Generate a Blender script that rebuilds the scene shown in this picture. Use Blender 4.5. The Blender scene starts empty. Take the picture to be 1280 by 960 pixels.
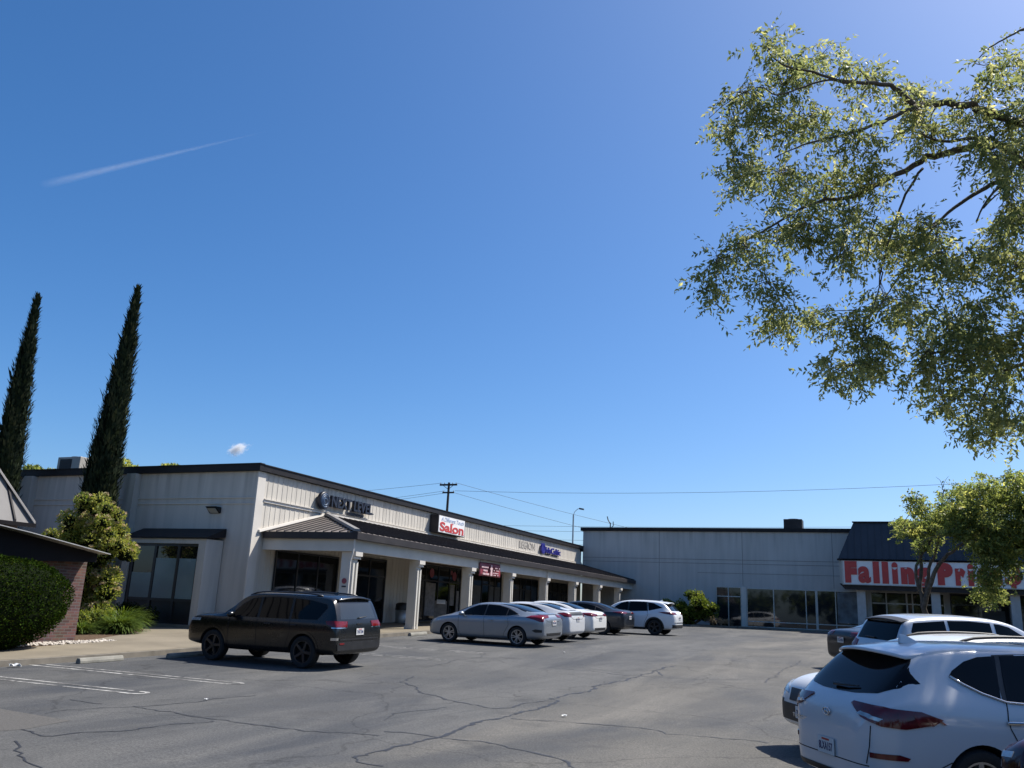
import bpy, bmesh, math, random
import numpy as np
from mathutils import Vector, Matrix
from mathutils.bvhtree import BVHTree
random.seed(7)
rng = np.random.default_rng(7)
PI = math.pi
scene = bpy.context.scene
COL = scene.collection

# ---------------------------------------------------------------- helpers
def link(o, parent=None):
    COL.objects.link(o)
    if parent is not None:
        o.parent = parent
    return o

def tag(o, label=None, cat=None, group=None, kind=None):
    if label: o['label'] = label
    if cat: o['category'] = cat
    if group: o['group'] = group
    if kind: o['kind'] = kind
    return o

def thing(name, label, cat, loc=(0, 0, 0), group=None):
    o = bpy.data.objects.new(name, None)
    o.location = loc
    o.empty_display_size = 0.2
    link(o)
    return tag(o, label, cat, group)

class MB:
    """Collects vertices and faces and links them as one mesh object."""
    def __init__(self):
        self.v = []; self.f = []; self.m = []
    def add(self, vs, fs, mi=0):
        o = len(self.v)
        self.v += [tuple(p) for p in vs]
        self.f += [tuple(i + o for i in f) for f in fs]
        self.m += [mi] * len(fs)
        return self
    def box(self, x0, x1, y0, y1, z0, z1, mi=0):
        vs = [(x0, y0, z0), (x1, y0, z0), (x1, y1, z0), (x0, y1, z0), (x0, y0, z1), (x1, y0, z1), (x1, y1, z1), (x0, y1, z1)]
        return self.add(vs, [(3, 2, 1, 0), (4, 5, 6, 7), (0, 1, 5, 4), (1, 2, 6, 5), (2, 3, 7, 6), (3, 0, 4, 7)], mi)
    def hexa(self, vs, mi=0):
        return self.add(vs, [(3, 2, 1, 0), (4, 5, 6, 7), (0, 1, 5, 4), (1, 2, 6, 5), (2, 3, 7, 6), (3, 0, 4, 7)], mi)
    def tube(self, pts, radii, n=8, cap=True, mi=0):
        pts = [Vector(p) for p in pts]
        if not hasattr(radii, '__len__'):
            radii = [radii] * len(pts)
        rings = []
        up = None
        for i, p in enumerate(pts):
            d = (pts[min(i + 1, len(pts) - 1)] - pts[max(i - 1, 0)])
            if d.length < 1e-9: d = Vector((0, 0, 1))
            d.normalize()
            if up is None:
                up = Vector((0, 0, 1)) if abs(d.z) < .9 else Vector((1, 0, 0))
            a = d.cross(up)
            if a.length < 1e-6: a = d.orthogonal()
            a.normalize(); b = a.cross(d); up = b
            rings.append([p + (a * math.cos(2 * PI * k / n) + b * math.sin(2 * PI * k / n)) * radii[i] for k in range(n)])
        vs = [q for r in rings for q in r]
        fs = []
        for i in range(len(rings) - 1):
            for k in range(n):
                fs.append((i * n + k, i * n + (k + 1) % n, (i + 1) * n + (k + 1) % n, (i + 1) * n + k))
        if cap:
            fs.append(tuple(range(n - 1, -1, -1)))
            fs.append(tuple((len(rings) - 1) * n + k for k in range(n)))
        return self.add(vs, fs, mi)
    def lathe(self, prof, n=24, axis='z', at=(0, 0, 0), mi=0, close=False):
        vs = []; fs = []
        for r, h in prof:
            for k in range(n):
                c, s = math.cos(2 * PI * k / n) * r, math.sin(2 * PI * k / n) * r
                p = (c, s, h) if axis == 'z' else ((c, h, s) if axis == 'y' else (h, c, s))
                vs.append((p[0] + at[0], p[1] + at[1], p[2] + at[2]))
        m = len(prof)
        for i in range(m - 1 + (1 if close else 0)):
            j = (i + 1) % m
            for k in range(n):
                fs.append((i * n + k, i * n + (k + 1) % n, j * n + (k + 1) % n, j * n + k))
        return self.add(vs, fs, mi)
    def prism(self, poly, axis, a, b, mi=0):
        """poly: 2-D outline; axis 'x': (y,z), 'y': (x,z), 'z': (x,y)"""
        n = len(poly)
        mk = {'x': lambda p, t: (t, p[0], p[1]), 'y': lambda p, t: (p[0], t, p[1]), 'z': lambda p, t: (p[0], p[1], t)}[axis]
        vs = [mk(p, a) for p in poly] + [mk(p, b) for p in poly]
        fs = [tuple(range(n)), tuple(range(2 * n - 1, n - 1, -1))] + [(i, (i + 1) % n, n + (i + 1) % n, n + i) for i in range(n)]
        return self.add(vs, fs, mi)
    def build(self, name, mats, parent=None, smooth=False, recalc=True):
        me = bpy.data.meshes.new(name)
        me.from_pydata(self.v, [], self.f)
        if not isinstance(mats, (list, tuple)): mats = [mats]
        for m in mats: me.materials.append(m)
        if len(mats) > 1:
            me.polygons.foreach_set('material_index', self.m)
        if recalc:
            bm = bmesh.new(); bm.from_mesh(me)
            bmesh.ops.recalc_face_normals(bm, faces=bm.faces)
            bm.to_mesh(me); bm.free()
        if smooth:
            me.polygons.foreach_set('use_smooth', [True] * len(me.polygons))
        me.update()
        o = bpy.data.objects.new(name, me)
        return link(o, parent)

def bevel(o, w=.02, seg=2):
    m = o.modifiers.new('bevel', 'BEVEL'); m.width = w; m.segments = seg; m.limit_method = 'ANGLE'; m.angle_limit = .6
    return o

def text_mesh(txt, size=1.0, extrude=.02, bold=0.0, sx=1.0, shear=0.0, align='LEFT', space=1.0):
    cu = bpy.data.curves.new('lettering', 'FONT')
    cu.body = txt; cu.size = size; cu.extrude = extrude; cu.offset = bold; cu.shear = shear
    cu.align_x = align; cu.space_character = space; cu.resolution_u = 4
    o = bpy.data.objects.new('lettering', cu)
    COL.objects.link(o)
    dg = bpy.context.evaluated_depsgraph_get()
    me = bpy.data.meshes.new_from_object(o.evaluated_get(dg))
    bpy.data.objects.remove(o); bpy.data.curves.remove(cu)
    if sx != 1.0:
        me.transform(Matrix.Diagonal((sx, 1, 1, 1)))
    me.materials.clear()
    return me

def put_text(name, me, mat, parent, origin, right, up):
    """places a text mesh: its x runs along right, its y along up"""
    r = Vector(right).normalized(); u = Vector(up).normalized(); n = r.cross(u)
    M = Matrix(((r.x, u.x, n.x, origin[0]), (r.y, u.y, n.y, origin[1]), (r.z, u.z, n.z, origin[2]), (0, 0, 0, 1)))
    me.transform(M)
    me.materials.append(mat)
    o = bpy.data.objects.new(name, me)
    return link(o, parent)

def text_fit(me, x0, x1, y0, y1):
    """scales a text mesh to an exact box"""
    co = np.array([v.co for v in me.vertices])
    a = co.min(0); b = co.max(0)
    sx = (x1 - x0) / (b[0] - a[0]); sy = (y1 - y0) / (b[1] - a[1])
    me.transform(Matrix.Translation((x0, y0, 0)) @ Matrix.Diagonal((sx, sy, 1, 1)) @ Matrix.Translation((-a[0], -a[1], 0)))
    return me

# ---------------------------------------------------------------- terrain height
GP = [(-60, -.05), (-10, 0), (0, .03), (10, .11), (18.5, .28), (28, .65), (36, .85), (44, .96), (65, 1.28), (75, 1.32), (120, 1.32), (4000, 1.32)]
def G(y):
    xs = [a for a, b in GP]; ys = [b for a, b in GP]; n = len(xs)
    d = [(ys[i + 1] - ys[i]) / (xs[i + 1] - xs[i]) for i in range(n - 1)]
    m = [d[0]] + [0 if d[i - 1] * d[i] <= 0 else 2 * d[i - 1] * d[i] / (d[i - 1] + d[i]) for i in range(1, n - 1)] + [d[-1]]
    y = min(max(y, xs[0]), xs[-1])
    for i in range(n - 1):
        if y <= xs[i + 1]:
            h = xs[i + 1] - xs[i]; t = (y - xs[i]) / h
            return (1 + 2 * t) * (1 - t) ** 2 * ys[i] + t * (1 - t) ** 2 * h * m[i] + t * t * (3 - 2 * t) * ys[i + 1] + t * t * (t - 1) * h * m[i + 1]
def slope(y): return (G(y + .5) - G(y - .5))

# ---------------------------------------------------------------- materials
def nmat(name):
    m = bpy.data.materials.new(name); m.use_nodes = True
    nt = m.node_tree
    return m, nt, nt.nodes['Principled BSDF'], nt.nodes, nt.links

def setp(b, **k):
    for n, v in k.items():
        n = {'ior': 'IOR', 'spec': 'Specular IOR Level', 'coat': 'Coat Weight', 'coat_r': 'Coat Roughness', 'trans': 'Transmission Weight'}.get(n, n.capitalize())
        b.inputs[n].default_value = v

def mat(name, col, rough=.6, metal=0., var=.12, scale=4., bump=0., bscale=40., coords='Object', spec=.5, detail=5.):
    """base colour with soft tonal variation, varying gloss and optional fine bump"""
    m, nt, b, N, L = nmat(name)
    setp(b, roughness=rough, metallic=metal, spec=spec)
    tc = N.new('ShaderNodeTexCoord')
    nz = N.new('ShaderNodeTexNoise'); nz.inputs['Scale'].default_value = scale; nz.inputs['Detail'].default_value = detail
    L.new(tc.outputs[coords], nz.inputs['Vector'])
    cr = N.new('ShaderNodeValToRGB')
    c = Vector(col)
    cr.color_ramp.elements[0].position = .3; cr.color_ramp.elements[1].position = .7
    cr.color_ramp.elements[0].color = (*(c * (1 - var)), 1); cr.color_ramp.elements[1].color = (*[min(1, x) for x in c * (1 + var)], 1)
    L.new(nz.outputs['Fac'], cr.inputs['Fac']); L.new(cr.outputs['Color'], b.inputs['Base Color'])
    mr = N.new('ShaderNodeMapRange'); mr.inputs['To Min'].default_value = max(0, rough - .08); mr.inputs['To Max'].default_value = min(1, rough + .08)
    L.new(nz.outputs['Fac'], mr.inputs['Value']); L.new(mr.outputs['Result'], b.inputs['Roughness'])
    if bump:
        n2 = N.new('ShaderNodeTexNoise'); n2.inputs['Scale'].default_value = bscale; n2.inputs['Detail'].default_value = 3
        L.new(tc.outputs[coords], n2.inputs['Vector'])
        bp = N.new('ShaderNodeBump'); bp.inputs['Strength'].default_value = bump; bp.inputs['Distance'].default_value = .02
        L.new(n2.outputs['Fac'], bp.inputs['Height']); L.new(bp.outputs['Normal'], b.inputs['Normal'])
    return m

def stucco(name, col, var=.07, streak=.15, ztop=6.6):
    """painted wall with blotches and faint rain streaks running down"""
    m, nt, b, N, L = nmat(name)
    setp(b, roughness=.82, spec=.3)
    tc = N.new('ShaderNodeTexCoord')
    n1 = N.new('ShaderNodeTexNoise'); n1.inputs['Scale'].default_value = .5; n1.inputs['Detail'].default_value = 6
    L.new(tc.outputs['Object'], n1.inputs['Vector'])
    mp = N.new('ShaderNodeMapping'); mp.inputs['Scale'].default_value = (2.2, 2.2, .14)
    L.new(tc.outputs['Object'], mp.inputs['Vector'])
    n2 = N.new('ShaderNodeTexNoise'); n2.inputs['Scale'].default_value = 1.6; n2.inputs['Detail'].default_value = 5
    L.new(mp.outputs['Vector'], n2.inputs['Vector'])
    def ramp(src, lo, hi):
        r = N.new('ShaderNodeMapRange'); r.inputs['From Min'].default_value = .3; r.inputs['From Max'].default_value = .7
        r.inputs['To Min'].default_value = lo; r.inputs['To Max'].default_value = hi
        L.new(src, r.inputs['Value']); return r.outputs['Result']
    mu = N.new('ShaderNodeMath'); mu.operation = 'MULTIPLY'
    L.new(ramp(n1.outputs['Fac'], 1 - var, 1 + var), mu.inputs[0]); L.new(ramp(n2.outputs['Fac'], 1 - streak, 1 + streak * .4), mu.inputs[1])
    sz = N.new('ShaderNodeSeparateXYZ'); L.new(tc.outputs['Object'], sz.inputs[0])
    zt = N.new('ShaderNodeMapRange'); zt.interpolation_type = 'SMOOTHSTEP'; zt.inputs['From Min'].default_value = ztop - 1.6; zt.inputs['From Max'].default_value = ztop
    L.new(sz.outputs['Z'], zt.inputs['Value'])
    mp4 = N.new('ShaderNodeMapping'); mp4.inputs['Scale'].default_value = (3.2, 3.2, .05); L.new(tc.outputs['Object'], mp4.inputs['Vector'])
    n4 = N.new('ShaderNodeTexNoise'); n4.inputs['Scale'].default_value = 1.3; n4.inputs['Detail'].default_value = 6; L.new(mp4.outputs['Vector'], n4.inputs['Vector'])
    st = N.new('ShaderNodeMapRange'); st.inputs['From Min'].default_value = .48; st.inputs['From Max'].default_value = .72; st.inputs['To Min'].default_value = 0; st.inputs['To Max'].default_value = .24
    L.new(n4.outputs['Fac'], st.inputs['Value'])
    m5 = N.new('ShaderNodeMath'); m5.operation = 'MULTIPLY'; L.new(st.outputs['Result'], m5.inputs[0]); L.new(zt.outputs['Result'], m5.inputs[1])
    m6 = N.new('ShaderNodeMath'); m6.operation = 'SUBTRACT'; m6.inputs[0].default_value = 1; L.new(m5.outputs[0], m6.inputs[1])
    m7 = N.new('ShaderNodeMath'); m7.operation = 'MULTIPLY'; L.new(mu.outputs[0], m7.inputs[0]); L.new(m6.outputs[0], m7.inputs[1])
    vm = N.new('ShaderNodeVectorMath'); vm.operation = 'SCALE'; vm.inputs[0].default_value = col
    L.new(m7.outputs[0], vm.inputs['Scale']); L.new(vm.outputs['Vector'], b.inputs['Base Color'])
    n3 = N.new('ShaderNodeTexNoise'); n3.inputs['Scale'].default_value = 60
    L.new(tc.outputs['Object'], n3.inputs['Vector'])
    bp = N.new('ShaderNodeBump'); bp.inputs['Strength'].default_value = .15; bp.inputs['Distance'].default_value = .01
    L.new(n3.outputs['Fac'], bp.inputs['Height']); L.new(bp.outputs['Normal'], b.inputs['Normal'])
    return m

def paint(name, col, metal=.0, rough=.32, dust=.4):
    m, nt, b, N, L = nmat(name)
    setp(b, roughness=rough, metallic=metal, coat=.7 if max(col) > .1 else .3, coat_r=.06)
    tc = N.new('ShaderNodeTexCoord')
    nz = N.new('ShaderNodeTexNoise'); nz.inputs['Scale'].default_value = 3.5; nz.inputs['Detail'].default_value = 6
    L.new(tc.outputs['Object'], nz.inputs['Vector'])
    sx = N.new('ShaderNodeSeparateXYZ'); L.new(tc.outputs['Object'], sx.inputs[0])
    # road dust: thicker low on the body
    mr = N.new('ShaderNodeMapRange'); mr.inputs['From Min'].default_value = .2; mr.inputs['From Max'].default_value = .75
    mr.inputs['To Min'].default_value = dust; mr.inputs['To Max'].default_value = .0
    L.new(sx.outputs['Z'], mr.inputs['Value'])
    mu = N.new('ShaderNodeMath'); mu.operation = 'MULTIPLY'; L.new(mr.outputs['Result'], mu.inputs[0]); L.new(nz.outputs['Fac'], mu.inputs[1])
    mx = N.new('ShaderNodeMix'); mx.data_type = 'RGBA'
    mx.inputs['A'].default_value = (*col, 1); mx.inputs['B'].default_value = (.16, .145, .12, 1)
    L.new(mu.outputs[0], mx.inputs['Factor']); L.new(mx.outputs['Result'], b.inputs['Base Color'])
    r2 = N.new('ShaderNodeMapRange'); r2.inputs['To Min'].default_value = rough - .06; r2.inputs['To Max'].default_value = rough + .1
    L.new(nz.outputs['Fac'], r2.inputs['Value']); L.new(r2.outputs['Result'], b.inputs['Roughness'])
    r3 = N.new('ShaderNodeMapRange'); r3.inputs['To Min'].default_value = .03; r3.inputs['To Max'].default_value = .14
    L.new(nz.outputs['Fac'], r3.inputs['Value']); L.new(r3.outputs['Result'], b.inputs['Coat Roughness'])
    return m

def glassy(name, col=(.006, .008, .010), rough=.04, spec=.5):
    """dark window: tinted pane with an unlit room behind it"""
    m, nt, b, N, L = nmat(name)
    setp(b, roughness=rough, spec=spec)
    tc = N.new('ShaderNodeTexCoord')
    nz = N.new('ShaderNodeTexNoise'); nz.inputs['Scale'].default_value = .8; nz.inputs['Detail'].default_value = 4
    L.new(tc.outputs['Object'], nz.inputs['Vector'])
    cr = N.new('ShaderNodeValToRGB'); c = Vector(col)
    cr.color_ramp.elements[0].color = (*(c * .5), 1); cr.color_ramp.elements[1].color = (*(c * 1.7), 1)
    L.new(nz.outputs['Fac'], cr.inputs['Fac']); L.new(cr.outputs['Color'], b.inputs['Base Color'])
    bp = N.new('ShaderNodeBump'); bp.inputs['Strength'].default_value = .02; bp.inputs['Distance'].default_value = .05
    L.new(nz.outputs['Fac'], bp.inputs['Height']); L.new(bp.outputs['Normal'], b.inputs['Normal'])
    return m

def leafmat(name, dark, mid, light, transl=.45, rough=.5, val=1.5, spec=.3):
    """leaf tone comes from the per-leaf attribute 'tone' (0..1)"""
    m, nt, b, N, L = nmat(name)
    at = N.new('ShaderNodeAttribute'); at.attribute_name = 'tone'
    cr = N.new('ShaderNodeValToRGB')
    cr.color_ramp.elements[0].color = (*dark, 1); cr.color_ramp.elements[1].color = (*light, 1)
    e = cr.color_ramp.elements.new(.5); e.color = (*mid, 1)
    L.new(at.outputs['Fac'], cr.inputs['Fac'])
    L.new(cr.outputs['Color'], b.inputs['Base Color'])
    setp(b, roughness=rough, spec=spec)
    tr = N.new('ShaderNodeBsdfTranslucent')
    hs = N.new('ShaderNodeHueSaturation'); hs.inputs['Hue'].default_value = .48; hs.inputs['Saturation'].default_value = 1.1; hs.inputs['Value'].default_value = val
    L.new(cr.outputs['Color'], hs.inputs['Color']); L.new(hs.outputs['Color'], tr.inputs['Color'])
    ms = N.new('ShaderNodeMixShader'); ms.inputs['Fac'].default_value = transl
    L.new(b.outputs[0], ms.inputs[1]); L.new(tr.outputs[0], ms.inputs[2])
    L.new(ms.outputs[0], N['Material Output'].inputs['Surface'])
    return m

def asphalt_mat():
    m, nt, b, N, L = nmat('worn_asphalt')
    tc = N.new('ShaderNodeTexCoord')
    def noise(scale, detail=6, rough=.6, vec=None, dist=0):
        n = N.new('ShaderNodeTexNoise'); n.inputs['Scale'].default_value = scale; n.inputs['Detail'].default_value = detail
        n.inputs['Roughness'].default_value = rough; n.inputs['Distortion'].default_value = dist
        L.new(vec or tc.outputs['Object'], n.inputs['Vector']); return n.outputs['Fac']
    def ramp(src, a, ca, bb, cb):
        r = N.new('ShaderNodeValToRGB'); r.color_ramp.elements[0].position = a; r.color_ramp.elements[1].position = bb
        r.color_ramp.elements[0].color = (*ca, 1); r.color_ramp.elements[1].color = (*cb, 1)
        L.new(src, r.inputs['Fac']); return r.outputs['Color']
    def mix(f, a, bb, mode='MIX'):
        x = N.new('ShaderNodeMix'); x.data_type = 'RGBA'; x.blend_type = mode
        if isinstance(f, float): x.inputs['Factor'].default_value = f
        else: L.new(f, x.inputs['Factor'])
        for s, v in (('A', a), ('B', bb)):
            if isinstance(v, tuple): x.inputs[s].default_value = (*v, 1)
            else: L.new(v, x.inputs[s])
        return x.outputs['Result']
    # broad tone: driving lane browner, stalls bluer; swept streaks along the lane
    mp = N.new('ShaderNodeMapping'); mp.inputs['Scale'].default_value = (.5, .11, 1); mp.inputs['Rotation'].default_value = (0, 0, .06)
    L.new(tc.outputs['Object'], mp.inputs['Vector'])
    streak = noise(1.1, 6, .62, mp.outputs['Vector'], .6)
    blot = noise(.16, 5, .55, None, .8)
    c = mix(ramp(blot, .36, (0, 0, 0), .64, (1, 1, 1)), ASPH_A, ASPH_B)
    c = mix(ramp(streak, .42, (0, 0, 0), .66, (1, 1, 1)), c, ASPH_C)
    patch = noise(.55, 3, .5, None, 1.5)
    c = mix(ramp(patch, .55, (0, 0, 0), .7, (.55, .55, .55)), c, (.075, .073, .07))
    # aggregate
    ag = noise(38, 2, .5); ag2 = noise(150, 2, .5)
    c = mix(1.0, c, ramp(ag, .3, (.66, .66, .66), .7, (1.28, 1.27, 1.25)), 'MULTIPLY')
    c = mix(1.0, c, ramp(ag2, .35, (.66, .66, .66), .68, (1.34, 1.33, 1.3)), 'MULTIPLY')
    # hairline cracking
    wv = N.new('ShaderNodeVectorMath'); wv.operation = 'ADD'
    nw = N.new('ShaderNodeTexNoise'); nw.inputs['Scale'].default_value = .9; nw.inputs['Detail'].default_value = 6
    L.new(tc.outputs['Object'], nw.inputs['Vector'])
    sc = N.new('ShaderNodeVectorMath'); sc.operation = 'SCALE'; sc.inputs['Scale'].default_value = 1.1
    L.new(nw.outputs['Color'], sc.inputs[0]); L.new(tc.outputs['Object'], wv.inputs[0]); L.new(sc.outputs['Vector'], wv.inputs[1])
    vo = N.new('ShaderNodeTexVoronoi'); vo.feature = 'DISTANCE_TO_EDGE'; vo.inputs['Scale'].default_value = .22
    L.new(wv.outputs['Vector'], vo.inputs['Vector'])
    crk = ramp(vo.outputs['Distance'], .0, (.62, .62, .62), .008, (1, 1, 1))
    c = mix(1.0, c, crk, 'MULTIPLY')
    # the stall side was seal-coated: bluer and darker up to a seam along the lane
    sxyz = N.new('ShaderNodeSeparateXYZ'); L.new(tc.outputs['Object'], sxyz.inputs[0])
    jn = N.new('ShaderNodeMath'); jn.operation = 'MULTIPLY_ADD'; jn.inputs[1].default_value = 1.2; L.new(noise(.8, 5), jn.inputs[0]); L.new(sxyz.outputs['X'], jn.inputs[2])
    ss = N.new('ShaderNodeMapRange'); ss.interpolation_type = 'SMOOTHSTEP'; ss.inputs['From Min'].default_value = -5.75; ss.inputs['From Max'].default_value = -5.0
    L.new(jn.outputs[0], ss.inputs['Value'])
    c = mix(1.0, c, mix(ss.outputs['Result'], (.81, .83, .865), (1.02, 1.0, .965)), 'MULTIPLY')
    # oil drips
    oil = noise(1.3, 3, .5); c = mix(ramp(oil, .64, (0, 0, 0), .74, (.45, .45, .45)), c, (.035, .035, .036))
    oil2 = noise(5.5, 2, .5); c = mix(ramp(oil2, .70, (0, 0, 0), .75, (.6, .6, .6)), c, (.04, .04, .04))
    L.new(c, b.inputs['Base Color'])
    setp(b, roughness=.86, spec=.3)
    bp = N.new('ShaderNodeBump'); bp.inputs['Strength'].default_value = .35; bp.inputs['Distance'].default_value = .01
    L.new(ag2, bp.inputs['Height']); L.new(bp.outputs['Normal'], b.inputs['Normal'])
    return m
ASPH_A = (.060, .063, .069); ASPH_B = (.104, .101, .095); ASPH_C = (.138, .133, .124)

def brick_mat():
    m, nt, b, N, L = nmat('brown_brick')
    tc = N.new('ShaderNodeTexCoord')
    mp = N.new('ShaderNodeMapping'); mp.inputs['Rotation'].default_value = (0, 0, 0)
    sep = N.new('ShaderNodeSeparateXYZ'); L.new(tc.outputs['Object'], sep.inputs[0])
    add = N.new('ShaderNodeMath'); add.operation = 'ADD'; L.new(sep.outputs['X'], add.inputs[0]); L.new(sep.outputs['Y'], add.inputs[1])
    cb = N.new('ShaderNodeCombineXYZ'); L.new(add.outputs[0], cb.inputs['X']); L.new(sep.outputs['Z'], cb.inputs['Y'])
    br = N.new('ShaderNodeTexBrick'); br.inputs['Scale'].default_value = 1
    br.inputs['Brick Width'].default_value = .24; br.inputs['Row Height'].default_value = .08; br.inputs['Mortar Size'].default_value = .010
    br.inputs['Color1'].default_value = (.15, .078, .064, 1); br.inputs['Color2'].default_value = (.078, .044, .040, 1); br.inputs['Mortar'].default_value = (.13, .115, .105, 1)
    L.new(cb.outputs[0], br.inputs['Vector'])
    nz = N.new('ShaderNodeTexNoise'); nz.inputs['Scale'].default_value = 3; L.new(tc.outputs['Object'], nz.inputs['Vector'])
    mx = N.new('ShaderNodeMix'); mx.data_type = 'RGBA'; mx.blend_type = 'OVERLAY'; mx.inputs['Factor'].default_value = .25
    L.new(br.outputs['Color'], mx.inputs['A']); L.new(nz.outputs['Color'], mx.inputs['B'])
    L.new(mx.outputs['Result'], b.inputs['Base Color']); setp(b, roughness=.85, spec=.25)
    bp = N.new('ShaderNodeBump'); bp.inputs['Strength'].default_value = .5; bp.inputs['Distance'].default_value = .02; bp.invert = True
    L.new(br.outputs['Fac'], bp.inputs['Height']); L.new(bp.outputs['Normal'], b.inputs['Normal'])
    return m

M = {}
M['asphalt'] = asphalt_mat()
M['crack'] = mat('crack_filler', (.022, .022, .024), .6, var=.3, scale=9)
def worn_paint():
    m = mat('worn_white_paint', (.44, .43, .40), .85, var=.25, scale=14, bump=.2)
    nt = m.node_tree; N = nt.nodes; L = nt.links; b = N['Principled BSDF']
    src = b.inputs['Base Color'].links[0].from_socket
    tc = N.new('ShaderNodeTexCoord')
    n1 = N.new('ShaderNodeTexNoise'); n1.inputs['Scale'].default_value = 2.2; n1.inputs['Detail'].default_value = 9; n1.inputs['Roughness'].default_value = .75
    L.new(tc.outputs['Object'], n1.inputs['Vector'])
    cr = N.new('ShaderNodeValToRGB'); cr.color_ramp.elements[0].position = .40; cr.color_ramp.elements[1].position = .58
    L.new(n1.outputs['Fac'], cr.inputs['Fac'])
    mx = N.new('ShaderNodeMix'); mx.data_type = 'RGBA'; mx.inputs['B'].default_value = (.105, .102, .097, 1)
    L.new(src, mx.inputs['A']); L.new(cr.outputs['Color'], mx.inputs['Factor']); L.new(mx.outputs['Result'], b.inputs['Base Color'])
    return m
M['line'] = worn_paint()
M['concrete'] = mat('sidewalk_concrete', (.20, .172, .128), .9, var=.14, scale=.9, bump=.25, bscale=90, spec=.2)
M['curb'] = mat('curb_concrete', (.19, .17, .14), .9, var=.22, scale=2.5, bump=.3, bscale=70, spec=.2)
M['stopper'] = mat('wheel_stop_concrete', (.24, .23, .20), .9, var=.2, scale=5, bump=.3, bscale=60, spec=.2)
M['mulch'] = mat('brown_mulch', (.10, .068, .045), .95, var=.45, scale=14, bump=.9, bscale=30, spec=.1)
M['pebble'] = mat('white_pebble', (.44, .40, .35), .85, var=.4, scale=9, spec=.2)
M['wall'] = stucco('beige_painted_wall', (.50, .47, .42))
M['siding'] = stucco('beige_siding', (.56, .52, .455), .05, .12)
M['trim'] = mat('cream_trim_paint', (.60, .56, .50), .7, var=.06, scale=1.5, spec=.35)
M['column'] = mat('cream_column_paint', (.58, .55, .49), .7, var=.07, scale=2, spec=.35)
M['farwall'] = stucco('grey_painted_wall', (.475, .465, .44), .05, .10, 8.0)
M['cap'] = mat('dark_brown_roof_edge', (.018, .016, .017), .55, var=.25, scale=2, spec=.2)
M['metal_roof'] = mat('brown_metal_roofing', (.20, .17, .145), .55, .1, var=.18, scale=1.2)
M['metal_roof_grey'] = mat('grey_metal_roofing', (.21, .20, .19), .8, 0, var=.14, scale=1.2, spec=.15)
M['rib'] = mat('shade_toned_roof_rib', (.028, .025, .026), .6, 0, var=.15, spec=.15)  # darker than the roofing: shade on the rib sides put into the colour
M['gutter'] = mat('dark_gutter', (.034, .030, .030), .55, var=.2, scale=2, spec=.25)
M['navyroof'] = mat('navy_metal_roofing', (.034, .037, .047), .6, 0, var=.15, scale=1.0)
M['soffit'] = mat('soffit_paint', (.34, .31, .28), .8, var=.1)
M['glass'] = glassy('dark_shop_glass')
M['glass_far'] = glassy('shop_glass_with_displays', (.014, .017, .019), .03, .6)
M['infill'] = mat('teal_window_infill', (.15, .215, .235), .25, var=.10, scale=1.2)
M['frame'] = mat('dark_window_frame', (.018, .018, .020), .45, var=.2)
M['frame_lt'] = mat('pale_window_frame', (.46, .45, .42), .5, .2, var=.1)
M['white'] = mat('white_sign_face', (.78, .77, .75), .5, var=.04, scale=2)
M['red'] = mat('red_lettering', (.50, .050, .042), .5, var=.08, scale=3)
M['navy'] = mat('navy_lettering', (.007, .010, .022), .45, var=.1)
M['blue'] = mat('blue_lettering', (.022, .022, .20), .4, var=.1)
M['paleblue'] = mat('faded_blue_lettering', (.30, .38, .55), .5, var=.1)
M['ghost'] = mat('stained_outline_of_removed_letters', (.36, .335, .30), .85, var=.15)
M['banner'] = mat('red_vinyl_banner', (.26, .045, .060), .45, var=.15)
M['banner_mark'] = mat('pink_banner_print', (.66, .46, .46), .5, var=.2)
M['steel'] = mat('weathered_galvanised_steel', (.36, .37, .37), .45, .6, var=.18, scale=3)
M['ac'] = mat('beige_unit_casing', (.36, .33, .28), .55, .1, var=.15, scale=2)
M['black'] = mat('black_plastic', (.012, .012, .013), .5, var=.25, scale=5)
M['wood_pole'] = mat('creosoted_wood', (.045, .035, .028), .9, var=.3, scale=3)
M['wire'] = mat('black_cable', (.02, .022, .026), .7, var=.1)
M['bark'] = mat('grey_brown_bark', (.12, .098, .078), .9, var=.35, scale=7, bump=.7, bscale=22, spec=.2)
M['brick'] = brick_mat()
M['dark_fascia'] = mat('dark_brown_fascia', (.010, .009, .010), .6, var=.2, scale=2, spec=.1)
M['flashing'] = mat('pale_drip_edge', (.50, .48, .45), .4, .4, var=.08)
M['brownboard'] = mat('brown_board', (.11, .075, .06), .7, var=.2)
M['paper'] = mat('white_litter_paper', (.78, .77, .74), .8, var=.05)
M['lamp_glass'] = mat('milky_lamp_lens', (.42, .41, .38), .25, var=.1)
M['sticker'] = mat('red_sticker', (.26, .05, .07), .5, var=.1)

# ---------------------------------------------------------------- ground
def ground_sheet():
    xs = [-2500, -400, -120, -60, -25, -10, 0, 10, 25, 60, 120, 400, 2500]
    ys = [-1500, -200, -60] + [-30 + i * 2 for i in range(15)] + [i * .75 for i in range(0, 105)] + [80, 90, 100, 120, 200, 500, 1500, 3900]
    vs = [(x, y, G(y)) for y in ys for x in xs]
    n = len(xs)
    fs = [(j * n + i, j * n + i + 1, (j + 1) * n + i + 1, (j + 1) * n + i) for j in range(len(ys) - 1) for i in range(n - 1)]
    o = MB().add(vs, fs).build('parking_lot', M['asphalt'], smooth=True)
    return tag(o, 'worn grey asphalt parking lot with dark cracks', kind='structure')
ground = ground_sheet()

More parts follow.
